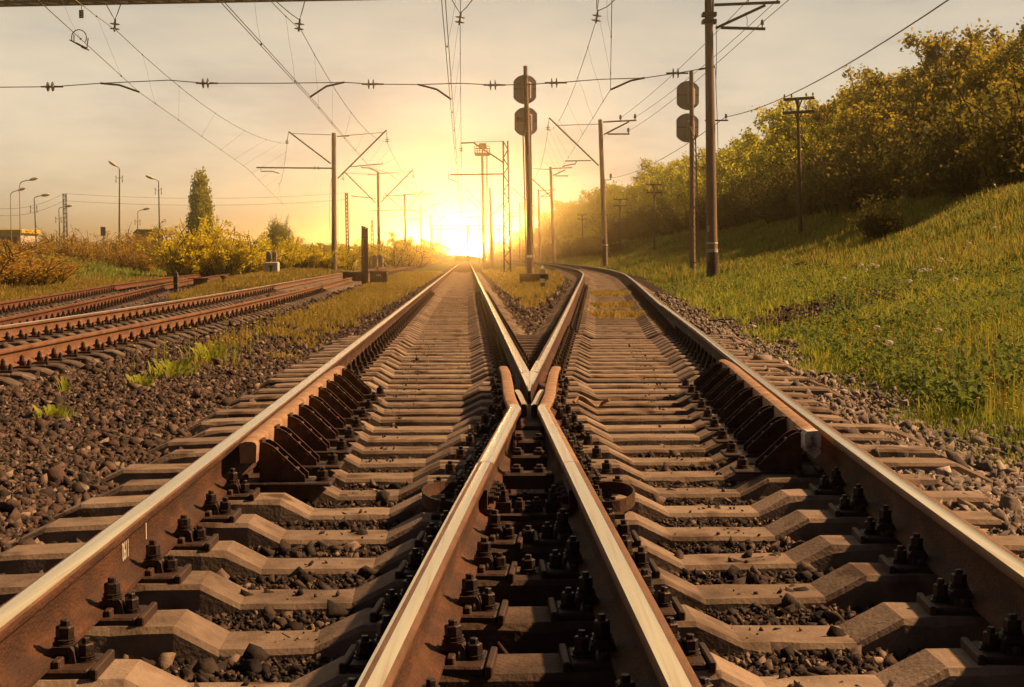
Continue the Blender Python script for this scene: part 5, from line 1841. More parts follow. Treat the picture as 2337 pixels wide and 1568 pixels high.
def floodlight():
    Y = 150
    b = ZC(203, 1235, Y)
    rg = Rig('floodlight_mast', (b.x, Y, gz(b.x, Y)), 'tall floodlight mast with railed platform on top, near the sun', 'mast')
    pole(rg, ZC, (192, 625), (203, 1235), 16, 21, Y, 1.493, M['mast'], 12)
    mb = MB()
    x0, x1 = ZC(148, 623, Y), ZC(236, 623, Y)
    d = 3.0
    mb.box(((x0.x + x1.x) / 2, Y, x0.z), (x1.x - x0.x, d, 0.15))
    rg.part('platform', mb, M['dark_metal'])
    mb = MB()
    zt = ZC(148, 580, Y).z
    for yy in (Y - d / 2, Y + d / 2):
        for z in (zt, (zt + x0.z) / 2 + 0.1):
            mb.bar((x0.x, yy, z), (x1.x, yy, z), 0.05)
        for k in range(7):
            xx = x0.x + (x1.x - x0.x) * k / 6
            mb.bar((xx, yy, x0.z), (xx, yy, zt), 0.045)
    rg.part('railing', mb, M['dark_metal'])
    mb = MB()
    p = ZC(195, 574, Y)
    mb.box(p, (0.8, 0.6, 0.6), ch=0.08); mb.bar(p - Vector((0, 0, 0.4)), Vector((p.x, p.y, x0.z)), 0.12)
    rg.part('lamp_housing', mb, M['dark_metal'])
    mb = MB()
    for px in (215, 222):
        mb.bar(ZC(px, 625, Y), ZC(px + 8, 1235, Y), 0.07)
    for k in range(30):
        mb.bar(ZC(215 + 8 * k / 30, 625 + 610 * k / 30, Y), ZC(222 + 8 * k / 30, 625 + 610 * k / 30, Y), 0.05)
    rg.part('ladder', mb, M['dark_metal'])


floodlight()


# far gantry across the tracks in front of the sun
def gantry():
    Y = 330
    l, r_ = at(985, 514, Y), at(1150, 514, Y)
    rg = Rig('line_gantry', (l.x, Y, gz(l.x, Y)), 'far lattice gantry spanning the tracks in front of the sun', 'gantry')
    mb = MB()
    lattice(mb, l, r_, l - Vector((0, 0, 1.0)), r_ - Vector((0, 0, 1.0)), 30, 0.06)
    rg.part('lattice_beam', mb, M['dark_metal'])
    for p in (l, r_, l.lerp(r_, 0.5)):
        mb = MB(); mb.tube([(p.x, Y, gz(p.x, Y) - 0.2), (p.x, Y, p.z)], 0.28, 8)
        rg.part('leg', mb, M['mast'])


gantry()


def gantry2():
    Y = 420
    l, r_ = at(1005, 522, Y), at(1140, 522, Y)
    rg = Rig('line_gantry', (l.x, Y, gz(l.x, Y)), 'farther lattice gantry seen through the first one', 'gantry')
    mb = MB()
    lattice(mb, l, r_, l - Vector((0, 0, 1.0)), r_ - Vector((0, 0, 1.0)), 30, 0.06)
    rg.part('lattice_beam', mb, M['dark_metal'])
    for p in (l, r_):
        mb = MB(); mb.tube([(p.x, Y, gz(p.x, Y) - 0.2), (p.x, Y, p.z)], 0.28, 8)
        rg.part('leg', mb, M['mast'])


gantry2()

# the big mast at the right, carrying the cross-span
YP = 48.0


def right_mast():
    Y = YP
    b = ZR(372, 1335, Y)
    rg = Rig('line_mast', (b.x, Y, gz(b.x, Y)), 'tallest concrete mast, beside the right ladder signal, with dark foot and white bands', 'mast', G_MAST)
    t, b = pole(rg, ZR, (347.5, -480), (373, 1325), 44, 70, Y, 1.493, M['mast'], 20)
    z = lambda py: ZR(352 + 21 * (py + 160) / 1485, py, Y)
    rad = lambda py: px_size(48 + 22 * (py + 160) / 1485, 1.493, Y) / 2
    for py, h, mt, nm in ((1153, 0.062, 'white', 'white_band'), (1199, 0.115, 'whitewash', 'worn_white_band')):
        band(rg, nm, z(py), rad(py) + 0.004, h, M[mt])
    mb = MB()
    p0, p1 = z(1208), z(1345)
    mb.lathe((p1.x, Y, p1.z - 0.25), [(rad(1345) + 0.012, 0), (rad(1208) + 0.010, p0.z - p1.z + 0.25)], 20)
    rg.part('tarred_foot', mb, M['mast_base'], True)
    for py in (85, 132):   # collars
        a = ZT(848, py, Y); e = ZT(942, py + 25, Y)
        mb = MB(); mb.box(((a.x + e.x) / 2, Y, (a.z + e.z) / 2), (e.x - a.x, e.x - a.x - 0.05, a.z - e.z), ch=0.015)
        rg.part('collar', mb, M['dark_metal'])
    for px in (868, 918):
        mb = MB()
        a = ZT(px, 0, Y); e = ZT(px, 135, Y)
        mb.box((a.x, Y - 0.13, (a.z + 0.25 + e.z) / 2), (0.05, 0.06, a.z + 0.25 - e.z))
        rg.part('clamp_strap', mb, M['dark_metal'])
    mb = MB(); mb.bar(ZT(930, 33, Y), ZT(1368, 15, Y), 0.10, 0.085); rg.part('feeder_arm', mb, M['dark_metal'])
    mb = MB(); mb.bar(ZT(940, 188, Y), ZT(1270, 35, Y), 0.09, 0.085); rg.part('feeder_brace', mb, M['dark_metal'])
    mb = MB(); mb.bar(ZT(975, 185, Y), ZT(1270, 193, Y), 0.10, 0.085); rg.part('feeder_arm', mb, M['dark_metal'])
    for px, py in ((1250, 182), (1157, 12), (1355, 8)):
        mb = MB(); pin_insulator(mb, ZT(px, py, Y), 0.95); rg.part('feeder_insulator', mb, M['insulator'])
    arms(rg, ZT, Y, [[(1137, 82), (1150, 130), (1148, 200)]], 0.009, 'jumper', M['black'])
    mb = MB(); mb.bar(ZT(867, 804, Y), ZT(1022, 804, Y), 0.05, 0.045); rg.part('side_arm', mb, M['dark_metal'])
    mb = MB(); pin_insulator(mb, ZT(1008, 800, Y), 0.75); rg.part('side_insulator', mb, M['insulator'])
    mb = MB(); mb.bar(ZT(828, 463, Y), ZT(935, 446, Y), 0.10, 0.055); rg.part('span_clamp', mb, M['dark_metal'])
    arms(rg, ZT, Y, [[(943, 150), (945, 420), (940, 560), (950, 800), (955, 1000)], [(935, 445), (940, 520), (945, 700)]], 0.011, 'cable', M['black'])
    mb = MB(); p = ZR(339, 1068, Y); mb.box(p + Vector((0.03, -0.19, 0)), (0.06, 0.02, 0.21)); rg.part('number_plate', mb, M['white'])


right_mast()


# portal beam and its cross-span cable
def portal():
    zl, zr = at(0, 12, YP).z, at(700, -1, YP).z
    xl, xr = -21.5, 6.9
    x_at = lambda v: (v - 1168.5) / F * YP
    slope = (zr - zl) / (x_at(700) - x_at(0))
    bz = lambda x: zl + slope * (x - x_at(0))
    rg = Rig('portal_beam', (xl, YP, gz(xl, YP)), 'dark lattice portal beam along the top edge of the left half', 'portal')
    mb = MB()
    n = 48
    for dy in (-0.3, 0.3):
        mb.bar((xl, YP + dy, bz(xl) + 0.05), (xr, YP + dy, bz(xr) + 0.05), 0.10)
        mb.bar((xl, YP + dy, bz(xl) + 0.85), (xr, YP + dy, bz(xr) + 0.85), 0.10)
        for i in range(n):
            a, b = xl + (xr - xl) * i / n, xl + (xr - xl) * (i + 1) / n
            if i % 2: a, b = b, a
            mb.bar((a, YP + dy, bz(a) + 0.1), (b, YP + dy, bz(b) + 0.8), 0.05)
    for i in range(n):
        a, b = xl + (xr - xl) * i / n, xl + (xr - xl) * (i + 1) / n
        mb.bar((a, YP - 0.3, bz(a) + 0.02), (b, YP + 0.3, bz(b) + 0.02), 0.045)
    rg.part('lattice_beam', mb, M['dark_metal'])
    mb = MB(); mb.tube([(xl, YP, gz(xl, YP) - 0.3), (xl, YP, bz(xl) + 1.2)], 0.22, 14, r2=0.16)
    rg.part('post', mb, M['mast'])
    # hangers with their insulators
    for hp, ip in ((((240, 6), (277, 8)), (262, 57)), (((625, 3), (697, 2)), (683, 57)), (((1027, -5), (1085, -2)), (1050, 42)), (((1362, -4), (1420, 0)), (1362, 38))):
        mb = MB()
        c = at(ip[0], ip[1] - 12, YP)
        pts = [at(hp[0][0], hp[0][1], YP), at((hp[0][0] * 0.35 + ip[0] * 0.65), (hp[0][1] * 0.3 + (ip[1] - 14) * 0.7), YP), c, at((hp[1][0] * 0.4 + ip[0] * 0.6), (hp[1][1] * 0.35 + (ip[1] - 14) * 0.65), YP), at(hp[1][0], hp[1][1], YP)]
        pts[0].z = bz(pts[0].x) + 0.02; pts[-1].z = bz(pts[-1].x) + 0.02
        mb.tube(pts, 0.016, 6)
        rg.part('hanger', mb, M['wire'])
        mb = MB(); disc_insulator(mb, at(ip[0], ip[1], YP), (0.15, -0.25, 1), 2, 0.17, 0.16)
        rg.part('insulator', mb, M['insulator'])
    mb = MB(); mb.lathe(at(165, -1, YP) + Vector((0, -0.5, 0)), [(0.03, -0.12), (0.16, -0.10), (0.22, 0), (0.16, 0.1), (0.03, 0.12)], 14, axis=(0, 1, 0)); rg.part('tension_wheel', mb, M['black'])
    mb = MB(); mb.tube([at(186, 12, YP), at(186, 22, YP)], 0.012, 5); mb.box(at(185.5, 32, YP), (0.15, 0.015, 0.27)); rg.part('number_board', mb, M['black'])
    mb = MB()
    p = at(185.5, 32, YP) + Vector((0, -0.010, 0))
    for dz in (0.085, 0.0, -0.085):
        mb.box(p + Vector((0, 0, dz)), (0.08, 0.006, 0.022))
    for dz in (0.042, -0.042):
        mb.box(p + Vector((0.033, 0, dz)), (0.022, 0.005, 0.085))
    rg.part('numeral', mb, M['white'])


portal()


def cross_span():
    rg = Rig('cross_span_cable', tuple(at(0, 199, YP)), 'cross-span cable with paired disc insulators stretched over all tracks', 'cable')
    V = [(-120, 205), (0, 199), (118, 198), (230, 190), (320, 186), (385, 183), (472, 190), (640, 190), (785, 188), (850, 192), (955, 193), (1050, 190), (1128, 194), (1200, 193), (1268, 189), (1370, 181), (1470, 178), (1545, 167), (1612, 155)]
    mb = MB(); mb.tube([at(x, y, YP) for x, y in V], 0.016, 6); rg.part('cable', mb, M['wire'])
    for vx, vy in ((118, 198), (472, 190), (850, 192), (1128, 194), (1268, 189), (1545, 167)):
        mb = MB()
        p = at(vx, vy, YP)
        disc_insulator(mb, p, (1, 0, 0.03), 2, 0.175, 0.16)
        mb.tube([p - Vector((0.36, 0, 0)), p - Vector((0.14, 0, 0))], 0.03, 6); mb.tube([p + Vector((0.16, 0, 0)), p + Vector((0.38, 0, 0))], 0.03, 6)
        rg.part('insulator', mb, M['insulator'])
    for pts in ([(230, 190), (272, 194), (318, 210)], [(785, 188), (745, 197), (707, 222)], [(955, 193), (997, 204), (1030, 227)], [(1470, 178), (1440, 184), (1393, 205)]):
        mb = MB(); mb.tube([at(x, y, YP - 0.12) for x, y in pts], 0.034, 7)
        mb.tube([at(pts[0][0], pts[0][1], YP), at(pts[0][0], pts[0][1], YP - 0.12)], 0.034, 6)
        rg.part('steady_arm', mb, M['dark_metal'])


cross_span()


def catenary(name_label, cpts, mpts, double=False, r=0.010):
    """cpts, mpts: (x, y, z) at the supports; contact wire and messenger with droppers"""
    e = empty('overhead_line', cpts[0], name_label, 'overhead wire', 'overhead lines')
    o = Vector(cpts[0])

    def put(nm, mb, mat=M['wire']):
        q = mb.build(nm, mat, e); q.location = -o
    for dx in ((-0.04, 0.04) if double else (0,)):
        mb = MB()
        for i in range(len(cpts) - 1):
            a, b = Vector(cpts[i]), Vector(cpts[i + 1])
            rr = r * (1 + 0.004 * max(0, a.y - 40))
            mb.tube([a + Vector((dx, 0, 0)), b + Vector((dx, 0, 0))], rr, 5)
        put('contact_wire', mb)
    mb = MB()
    curve = []
    for i in range(len(mpts) - 1):
        a, b = Vector(mpts[i]), Vector(mpts[i + 1])
        sag = 0.85 * ((b.y - a.y) / 50) ** 2
        sag = min(sag, 1.5)
        seg = []
        for k in range(13):
            t = k / 12
            p = a.lerp(b, t); p.z -= 4 * sag * t * (1 - t)
            seg.append(p)
        curve.append(seg)
        mb.tube(seg, 0.011 * (1 + 0.004 * max(0, a.y - 40)), 5)
    put('messenger_wire', mb)
    for i, seg in enumerate(curve[:3]):
        a, b = Vector(cpts[i]), Vector(cpts[i + 1])
        for t in (0.08, 0.22, 0.40, 0.60, 0.78, 0.92):
            k = min(int(t * 12), 11)
            p = seg[k].lerp(seg[k + 1], t * 12 - k)
            q = a.lerp(b, t)
            if q.y < 12: continue
            mb = MB()
            w = Vector((random.gauss(0, 0.015), 0.03, 0))
            mb.tube([p, p.lerp(q, 0.35) + w, p.lerp(q, 0.7) - w, q], 0.0035 * (1 + 0.005 * max(0, q.y - 40)), 4)
            for g in (p, q):
                mb.box(g, (0.035, 0.05, 0.045))
            put('dropper', mb)


def P3(v): return tuple(v)


catenary('overhead line of the siding, farthest to the left, carrying a section insulator',
         [(-5.6, -4, 6.5), P3(at(317, 210, YP)), P3(at(585, 385, 98) - Vector((0.6, 0, 0))), (-24.0, 150, 6.4)],
         [(-6.4, -4, 9.0), P3(at(266, 70, YP)), P3(ZM(290, 245, 98)), (-24.5, 150, 8.7)])
catenary('overhead line of the second track with twin contact wires, left of the middle',
         [(-5.0, -4, 6.5), P3(at(707, 222, YP)), P3(at(845, 383, 98)), P3(ZM(1085, 475, 140)), P3(at(985, 470, 235)), P3(at(1015, 520, 400))],
         [(-5.3, -4, 9.0), P3(at(688, 70, YP)), P3(ZM(1075, 235, 98)), P3(ZM(1280, 515, 140)), P3(at(985, 450, 235)), P3(at(1015, 510, 400))], True)
catenary('overhead line of the straight track with twin contact wires, running to the sun',
         [(-0.3, -4, 6.5), P3(at(1030, 227, YP)), P3(ZC(48, 795, 100)), P3(at(1050, 475, 160)), P3(at(1060, 520, 300))],
         [(0.25, -4, 9.0), P3(at(1050, 62, YP)), P3(ZC(68, 610, 100)), P3(at(1054, 440, 160)), P3(at(1062, 505, 300))], True)
catenary('overhead line of the branch, right of the front signal',
         [(-0.2, -4, 6.5), P3(at(1393, 205, YP)), P3(ZC(672, 697, 98)), P3(at(1250, 425, 140)), P3(at(1170, 500, 260))],
         [(0.6, -4, 9.0), P3(at(1358, 55, YP)), P3(ZC(585, 485, 98)), P3(at(1226, 395, 140)), P3(at(1165, 480, 260))])


def section_insulator():
    Y = 38.5
    c = at(181, 103, Y)
    rg = Rig('section_insulator', P3(c), 'section insulator with a wire ring on the leftmost overhead line', 'insulator')
    mb = MB(); mb.bar(c + Vector((-0.22, -0.12, 0.12)), c + Vector((0.22, -0.12, -0.12)), 0.05, 0.03); mb.bar(c + Vector((-0.22, 0.12, 0.12)), c + Vector((0.22, 0.12, -0.12)), 0.05, 0.03); mb.box(c + Vector((0.0, 0, 0.01)), (0.14, 0.3, 0.05), ry=R(28)); mb.box(c + Vector((0.12, 0, -0.06)), (0.05, 0.3, 0.07), ry=R(28)); mb.bar(c + Vector((-0.17, 0.1, 0.10)), c + Vector((-0.17, 0.1, 0.30)), 0.022); mb.bar(c + Vector((0.17, 0.1, -0.08)), c + Vector((0.21, 0.1, 0.2)), 0.022)
    rg.part('insulator_body', mb, M['gusset'])
    mb = MB()
    mb.tube([c + Vector((-0.005 + 0.20 * math.cos(a), 0, 0.20 + 0.21 * math.sin(a))) for a in np.linspace(-0.6, math.pi + 0.6, 14)], 0.014, 6)
    rg.part('jumper_ring', mb, M['black'])


section_insulator()


def feeder(a, b, sag, label, r=0.010, ext=None):
    a, b = Vector(a), Vector(b)
    pts = []
    for k in range(15):
        t = k / 14
        p = a.lerp(b, t); p.z -= 4 * sag * t * (1 - t)
        pts.append(p)
    if ext is not None: pts.insert(0, Vector(ext))
    mb = MB(); mb.tube(pts, r, 5)
    o = mb.build('feeder_wire', M['wire'], origin=tuple(pts[0]))
    tag(o, label, 'wire', 'feeder wires of the right masts')


a1, a2, a3 = ZT(1157, -2, YP), ZT(1355, -4, YP), ZT(1250, 150, YP)
feeder(a1, ZC(1018, 405, 98), 0.25, 'upper left feeder wire between the tallest mast and the next right mast', 0.012, (a1.x + 1.5, -4, a1.z + 0.5))
feeder(a2, ZC(1105, 402, 98), 0.25, 'upper right feeder wire between the tallest mast and the next right mast', 0.012, (a2.x + 1.5, -4, a2.z + 0.5))
feeder(a3, ZC(1065, 485, 98), 0.25, 'lower feeder wire between the tallest mast and the next right mast', 0.012, (a3.x + 1.5, -4, a3.z + 0.5))
s0 = ZT(1008, 780, YP)
feeder(s0, (at(2337, -120, 17)), 0.35, 'single wire climbing from the side arm of the tallest mast to the upper right', 0.012)
feeder(ZC(960, 765, 98), s0, 0.4, 'single wire between the side arms of the two right masts', 0.012)
for i, (a, b, lb) in enumerate(((ZA(-40, 455, 130), ZA(495, 345, 130), 'thin wire from the left edge to the top of the dark lattice tower'), (ZA(-40, 510, 130), ZA(495, 400, 130), 'thin wire from the left edge to the middle of the dark lattice tower'), (ZA(510, 342, 130), ZM(752, 630, 150), 'thin wire between the dark and the slim lattice towers, upper'), (ZA(510, 398, 130), ZM(752, 682, 150), 'thin wire between the dark and the slim lattice towers, lower'))):
    feeder(a, b, 0.5, lb, 0.014)


# ------------------------------------------------------------------ colour-light signals seen from behind
def shield_poly(w, h):
    """two straight flanks with round top and bottom"""
    pts = []
    r = w * 0.58
    s = w / 2
    ang = math.asin(s / r)
    rise = r - r * math.cos(ang)
    for a in np.linspace(-ang, ang, 13):
        pts.append((r * math.sin(a), h / 2 - r + r * math.cos(a)))
    for a in np.linspace(ang, -ang, 13):
        pts.append((r * math.sin(a), -h / 2 + r - r * math.cos(a)))
    return pts


def signal(c, sc, Y, top, base, w0, w1, shields, sw, sh, label, ladder):
    b = c(base[0], base[1], Y)
    rg = Rig('signal_mast', (b.x, Y, gz(b.x, Y)), label, 'signal', 'colour light signals seen from behind')
    pole(rg, c, top, base, w0, w1, Y, sc, M['mast'], 14)
    W, H = px_size(sw, sc, Y), px_size(sh, sc, Y)
    for (px, py) in shields:
        p = c(px, py, Y)
        mb = MB()
        yb = Y + 0.22
        poly = [(p.x + u, yb, p.z + v) for u, v in shield_poly(W, H)]
        mb.prism(poly, (0, 0.025, 0))
        s = rg.part('backing_shield', mb, M['shield'])
        mb = MB()
        mb.box((p.x + 0.12, yb - 0.07, p.z - 0.03), (0.30, 0.14, H * 0.56), ch=0.05)
        q = mb.build('lamp_case', M['shield'], s)
        mb = MB()
        mb.bar((p.x - W / 2 + 0.02, yb - 0.012, p.z + 0.02), (p.x + W / 2 - 0.02, yb - 0.012, p.z + 0.02), 0.02, 0.03)
        for sx in (-1, 1):
            mb.box((p.x + sx * (W / 2 - 0.05), yb - 0.014, p.z + 0.02), (0.05, 0.016, 0.06))
        mb.build('stiffening_bar', M['galv'], s)
        for dz in (H * 0.42, -H * 0.34, -H * 0.46):
            cx = top[0] + (base[0] - top[0]) * ((py - top[1]) / (base[1] - top[1]))
            pp = c(cx, py, Y)
            mb = MB()
            mb.lathe((pp.x, Y, pp.z + dz), [(px_size(w0, sc, Y) / 2 + 0.022, -0.035), (px_size(w0, sc, Y) / 2 + 0.022, 0.035)], 14)
            mb.bar((pp.x, Y + 0.1, pp.z + dz), (pp.x, yb, pp.z + dz), 0.06)
            rg.part('clamp', mb, M['galv'], True)
    if ladder:
        (l0, l1), (r0, r1) = ladder
        mb = MB()
        a0, a1, b0, b1 = c(l0[0], l0[1], Y - 0.35), c(l1[0], l1[1], Y - 0.5), c(r0[0], r0[1], Y - 0.35), c(r1[0], r1[1], Y - 0.5)
        a1.z = b1.z = gz(b.x, Y)
        mb.bar(a0, a1, 0.045); mb.bar(b0, b1, 0.045)
        n = 22
        for k in range(1, n):
            t = k / n
            mb.tube([a0.lerp(a1, t), b0.lerp(b1, t)], 0.012, 5)
        for t in (0.05, 0.55, 0.92):
            m_ = a0.lerp(a1, t).lerp(b0.lerp(b1, t), 0.5)
            mb.bar(m_, m_ + Vector((0, 0.45, 0)), 0.04)
        rg.part('ladder', mb, M['galv'])
    return rg


rg = signal(ZC, 1.493, 60, (450, 95), (484, 1325), 24, 42, [(447, 232), (453, 425)], 135, 173, 'tall two-headed railway signal seen from behind, nearest the sun', None)
arms(rg, ZC, 59.7, [[(437, 515), (456, 1300)], [(480, 430), (497, 1300)]], 0.03, 'cable_conduit', M['galv'])
band(rg, 'white_band', ZC(481, 1232, 60), px_size(42, 1.493, 60) / 2 + 0.015, 0.10, M['white'])
rg2 = signal(ZR, 1.493, 56, (247, 125), (255, 1340), 25, 36, [(230, 268), (228, 462)], 132, 172, 'two-headed railway signal with ladder seen from behind, beside the tallest mast', (((237, 405), (258, 1345)), ((271, 500), (296, 1345))))

# ------------------------------------------------------------------ telegraph poles at the wood's edge
def telegraph(c, sc, Y, top, base, w0, w1, a1, a2, label, small=False):
    b = c(base[0], base[1], Y)
    rg = Rig('telegraph_pole', (b.x, Y, gz(b.x, Y)), label, 'pole', 'telegraph poles by the wood')
    pole(rg, c, top, base, w0, w1, Y, sc, M['pole_wood'], 10)
    for (l, r_) in (a1, a2):
        mb = MB(); p, q = c(l[0], l[1], Y - 0.15), c(r_[0], r_[1], Y - 0.15)
        mb.bar(p, q, 0.10, 0.13)
        rg.part('crossarm', mb, M['wood'])
        for t in (0.03, 0.26, 0.74, 0.96):
            mb = MB(); pin_insulator(mb, p.lerp(q, t) + Vector((0, 0, 0.05)), 0.7)
            rg.part('pin_insulator', mb, M['insulator'])
        mb = MB()
        m_ = p.lerp(q, 0.5)
        for t in (0.38, 0.62):
            mb.bar(p.lerp(q, t), m_ - Vector((0, -0.05, 0.45)), 0.05)
        rg.part('crossarm_brace', mb, M['dark_metal'])


telegraph(ZR, 1.493, 64, (882, 288), (900, 1003), 18, 28, ((797, 297), (980, 285)), ((793, 377), (980, 366)), 'wooden telegraph pole with two crossarms on the bank crest')
telegraph(ZC, 1.493, 110, (1217, 800), (1222, 1010), 9, 13, ((1172, 803), (1268, 806)), ((1175, 850), (1266, 852)), 'telegraph pole in front of the trees between mast and ladder signal')
telegraph(ZC, 1.493, 140, (1015, 890), (1018, 1060), 8, 11, ((975, 892), (1058, 892)), ((978, 930), (1055, 930)), 'smaller telegraph pole among the golden trees right of the mast')
telegraph(ZC, 1.493, 175, (790, 985), (793, 1190), 6, 9, ((760, 985), (820, 985)), ((762, 1010), (818, 1010)), 'far telegraph pole in the orange haze left of the mast')


# ------------------------------------------------------------------ small trackside things
def ground_at(vx, vy, y0=8, y1=140):
    Y = y0
    while Y < y1:
        p = at(vx, vy, Y)
        if p.z < gz(p.x, p.y): return Vector((p.x, p.y, gz(p.x, p.y)))
        Y += 0.1
    return Vector((at(vx, vy, y1).x, y1, gz(at(vx, vy, y1).x, y1)))


def marker(vx, vy, h, w, stripes, label, cat='marker post'):
    p = ground_at(vx, vy, 20)
    t = empty('marker_post', p, label, cat, 'concrete marker posts')
    mb = MB()
    mb.box((0, 0, h / 2 - 0.1), (w, w, h + 0.2 - 0.06))
    b = h - 0.03
    mb.add([(-w / 2, -w / 2, b), (w / 2, -w / 2, b), (w / 2, w / 2, b), (-w / 2, w / 2, b), (0, 0, h + 0.08)], [(0, 1, 4), (1, 2, 4), (2, 3, 4), (3, 0, 4)])
    mb.build('post', M['white'] if stripes == 'bw' else M['mast_base'], t)
    for z, hh in (((0.14, 0.14), (0.42, 0.14)) if stripes == 'bw' else ((0.22, 0.035), (0.40, 0.035), (0.62, 0.03))):
        q = MB(); q.box((0, 0, z * h / 0.72), (w + 0.008, w + 0.008, hh))
        q.build('painted_stripe', M['black'] if stripes == 'bw' else M['galv'], t)


marker(1238, 660, 0.74, 0.15, 'bw', 'black and white striped marker post between straight track and branch')
marker(402, 680, 0.74, 0.12, 'dk', 'dark striped marker post between the second track and the siding')


def relay_box(name, vx0, vx1, vtop, vbot, label, depth=0.5, legs=False, mat='box', txt=None, group=None):
    pc = ground_at((vx0 + vx1) / 2, vbot, 20)
    Y = pc.y
    w = (vx1 - vx0) / F * Y
    h = (vbot - vtop) / F * Y
    t = empty(name, pc, label, 'box', group)
    mb = MB()
    z0 = 0.12 if legs else -0.05
    mb.box((0, depth / 2, (z0 + h) / 2), (w, depth, h - z0), ch=0.02)
    mb.build('case', M[mat], t)
    mb = MB(); mb.box((0, depth / 2, h + 0.02), (w + 0.06, depth + 0.06, 0.04), ch=0.008); mb.build('lid', M[mat], t)
    mb = MB(); mb.box((w * 0.3, -0.012, h * 0.6), (0.05, 0.02, 0.12)); mb.build('latch', M['dark_metal'], t)
    if legs:
        for sx in (-1, 1):
            q = MB(); q.box((sx * (w / 2 - 0.06), depth / 2, 0.03), (0.08, depth * 0.8, 0.3)); q.build('leg', M[mat], t)
    if txt:
        fc = bpy.data.curves.new('numeral', 'FONT'); fc.body = txt; fc.size = h * 0.28; fc.extrude = 0.002; fc.align_x = 'CENTER'
        to = bpy.data.objects.new('numeral', fc); COL.objects.link(to)
        me = bpy.data.meshes.new_from_object(to.evaluated_get(bpy.context.evaluated_depsgraph_get()))
        bpy.data.objects.remove(to); me.materials.clear(); me.materials.append(M['white'])
        n = obj('numeral', me, t); n.matrix_local = Matrix.Translation((0, -0.012, h * 0.66)) @ Matrix.Rotation(R(90), 4, 'X')
    return t


relay_box('relay_box', 441, 474, 637, 657, 'squat brown box beside the dark striped marker post')
relay_box('relay_box', 782, 830, 622, 648, 'low brown box left of the wooden post', legs=True)
relay_box('relay_box', 844, 884, 621, 650, 'numbered brown box right of the wooden post', legs=True, txt='105')
relay_box('relay_box', 1186, 1252, 627, 650, 'wide brown box at the foot of the front signal', 0.7, True)
relay_box('relay_box', 1520, 1562, 624, 630, 'flat dark slab in the grass left of the ladder signal', 0.5)


def wooden_post():
    p = ground_at(834, 650, 20)
    Y = p.y
    t = empty('wooden_post', p, 'splintered dark wooden post of two bolted timbers beside the second track', 'post')
    h = at(834, 514, Y).z - p.z
    mb = MB()
    for x0, w, hh, dy in ((-0.08, 0.16, h, 0.0), (0.062, 0.12, h * 0.985, 0.04)):
        n = 5
        for k in range(n):   # ragged top
            ww = w / n
            mb.box((x0 - w / 2 + ww * (k + 0.5), dy, (hh - random.uniform(0, 0.14)) / 2 - 0.1), (ww, 0.17, hh + 0.2 - random.uniform(0, 0.14)))
    mb.build('timber', M['wood'], t)
    mb = MB()
    for z in (h * 0.80, h * 0.30):
        mb.box((-0.02, 0.02, z), (0.32, 0.26, 0.035))
    mb.build('iron_strap', M['gusset'], t)
    mb = MB(); mb.tube([(-0.02, -0.11, h * 0.75), (-0.03, -0.11, h * 0.4), (0.02, -0.11, 0)], 0.022, 6); mb.build('cable_pipe', M['dark_metal'], t)


wooden_post()


def dwarf_signal(vx, vbot, vtop, w_px, Y, label, ped=True):
    x = (vx - 1168.5) / F * Y
    g = gz(x, Y)
    t = empty('dwarf_signal', (x, Y, g), label, 'signal', 'dwarf signals by the second track')
    H = at(vx, vtop, Y).z - g
    hw = w_px / F * Y
    hh = H * 0.46
    if ped:
        mb = MB(); mb.box((0, 0.15, (H - hh) / 2 - 0.05), (hw, hw * 0.8, H - hh + 0.1), ch=0.03); mb.build('pedestal', M['white'], t)
        mb = MB(); mb.box((0, 0.15 - hw * 0.4 - 0.01, (H - hh) * 0.45), (hw * 0.12, 0.02, (H - hh) * 0.5)); mb.box((0, 0.15 - hw * 0.4 - 0.012, (H - hh) * 0.68), (hw * 0.32, 0.02, 0.06)); mb.build('bracket_plate', M['gusset'], t)
    else:
        mb = MB(); mb.tube([(0, 0.1, -0.2), (0, 0.1, H - hh)], 0.06, 8); mb.build('pedestal', M['galv'], t)
    for sx in (-1, 1):
        mb = MB()
        w = hw * 0.30
        poly = []
        for a in np.linspace(0, math.pi, 9): poly.append((sx * hw * 0.21 + w / 2 * math.cos(a), 0, H - w / 2 + w / 2 * math.sin(a)))
        for a in np.linspace(math.pi, 2 * math.pi, 9): poly.append((sx * hw * 0.21 + w / 2 * math.cos(a), 0, H - hh + w / 2 + w / 2 * math.sin(a)))
        mb.prism(poly, (0, 0.25, 0))
        hd = mb.build('signal_head', M['galv'], t)
        mb = MB()
        for z in (H - hh * 0.3, H - hh * 0.68):
            mb.lathe((sx * hw * 0.21, -0.002, z), [(w * 0.32, 0), (w * 0.32, 0.03), (w * 0.26, 0.035)], 12, axis=(0, -1, 0))
        mb.build('lens_cover', M['galv'], hd)


dwarf_signal(620, 622, 574, 32, 74, 'white dwarf signal with twin rounded heads on a white block, left of the numbered mast')
dwarf_signal(862, 620, 582, 32, 68, 'pair of rounded pale signal heads behind the numbered box', False)


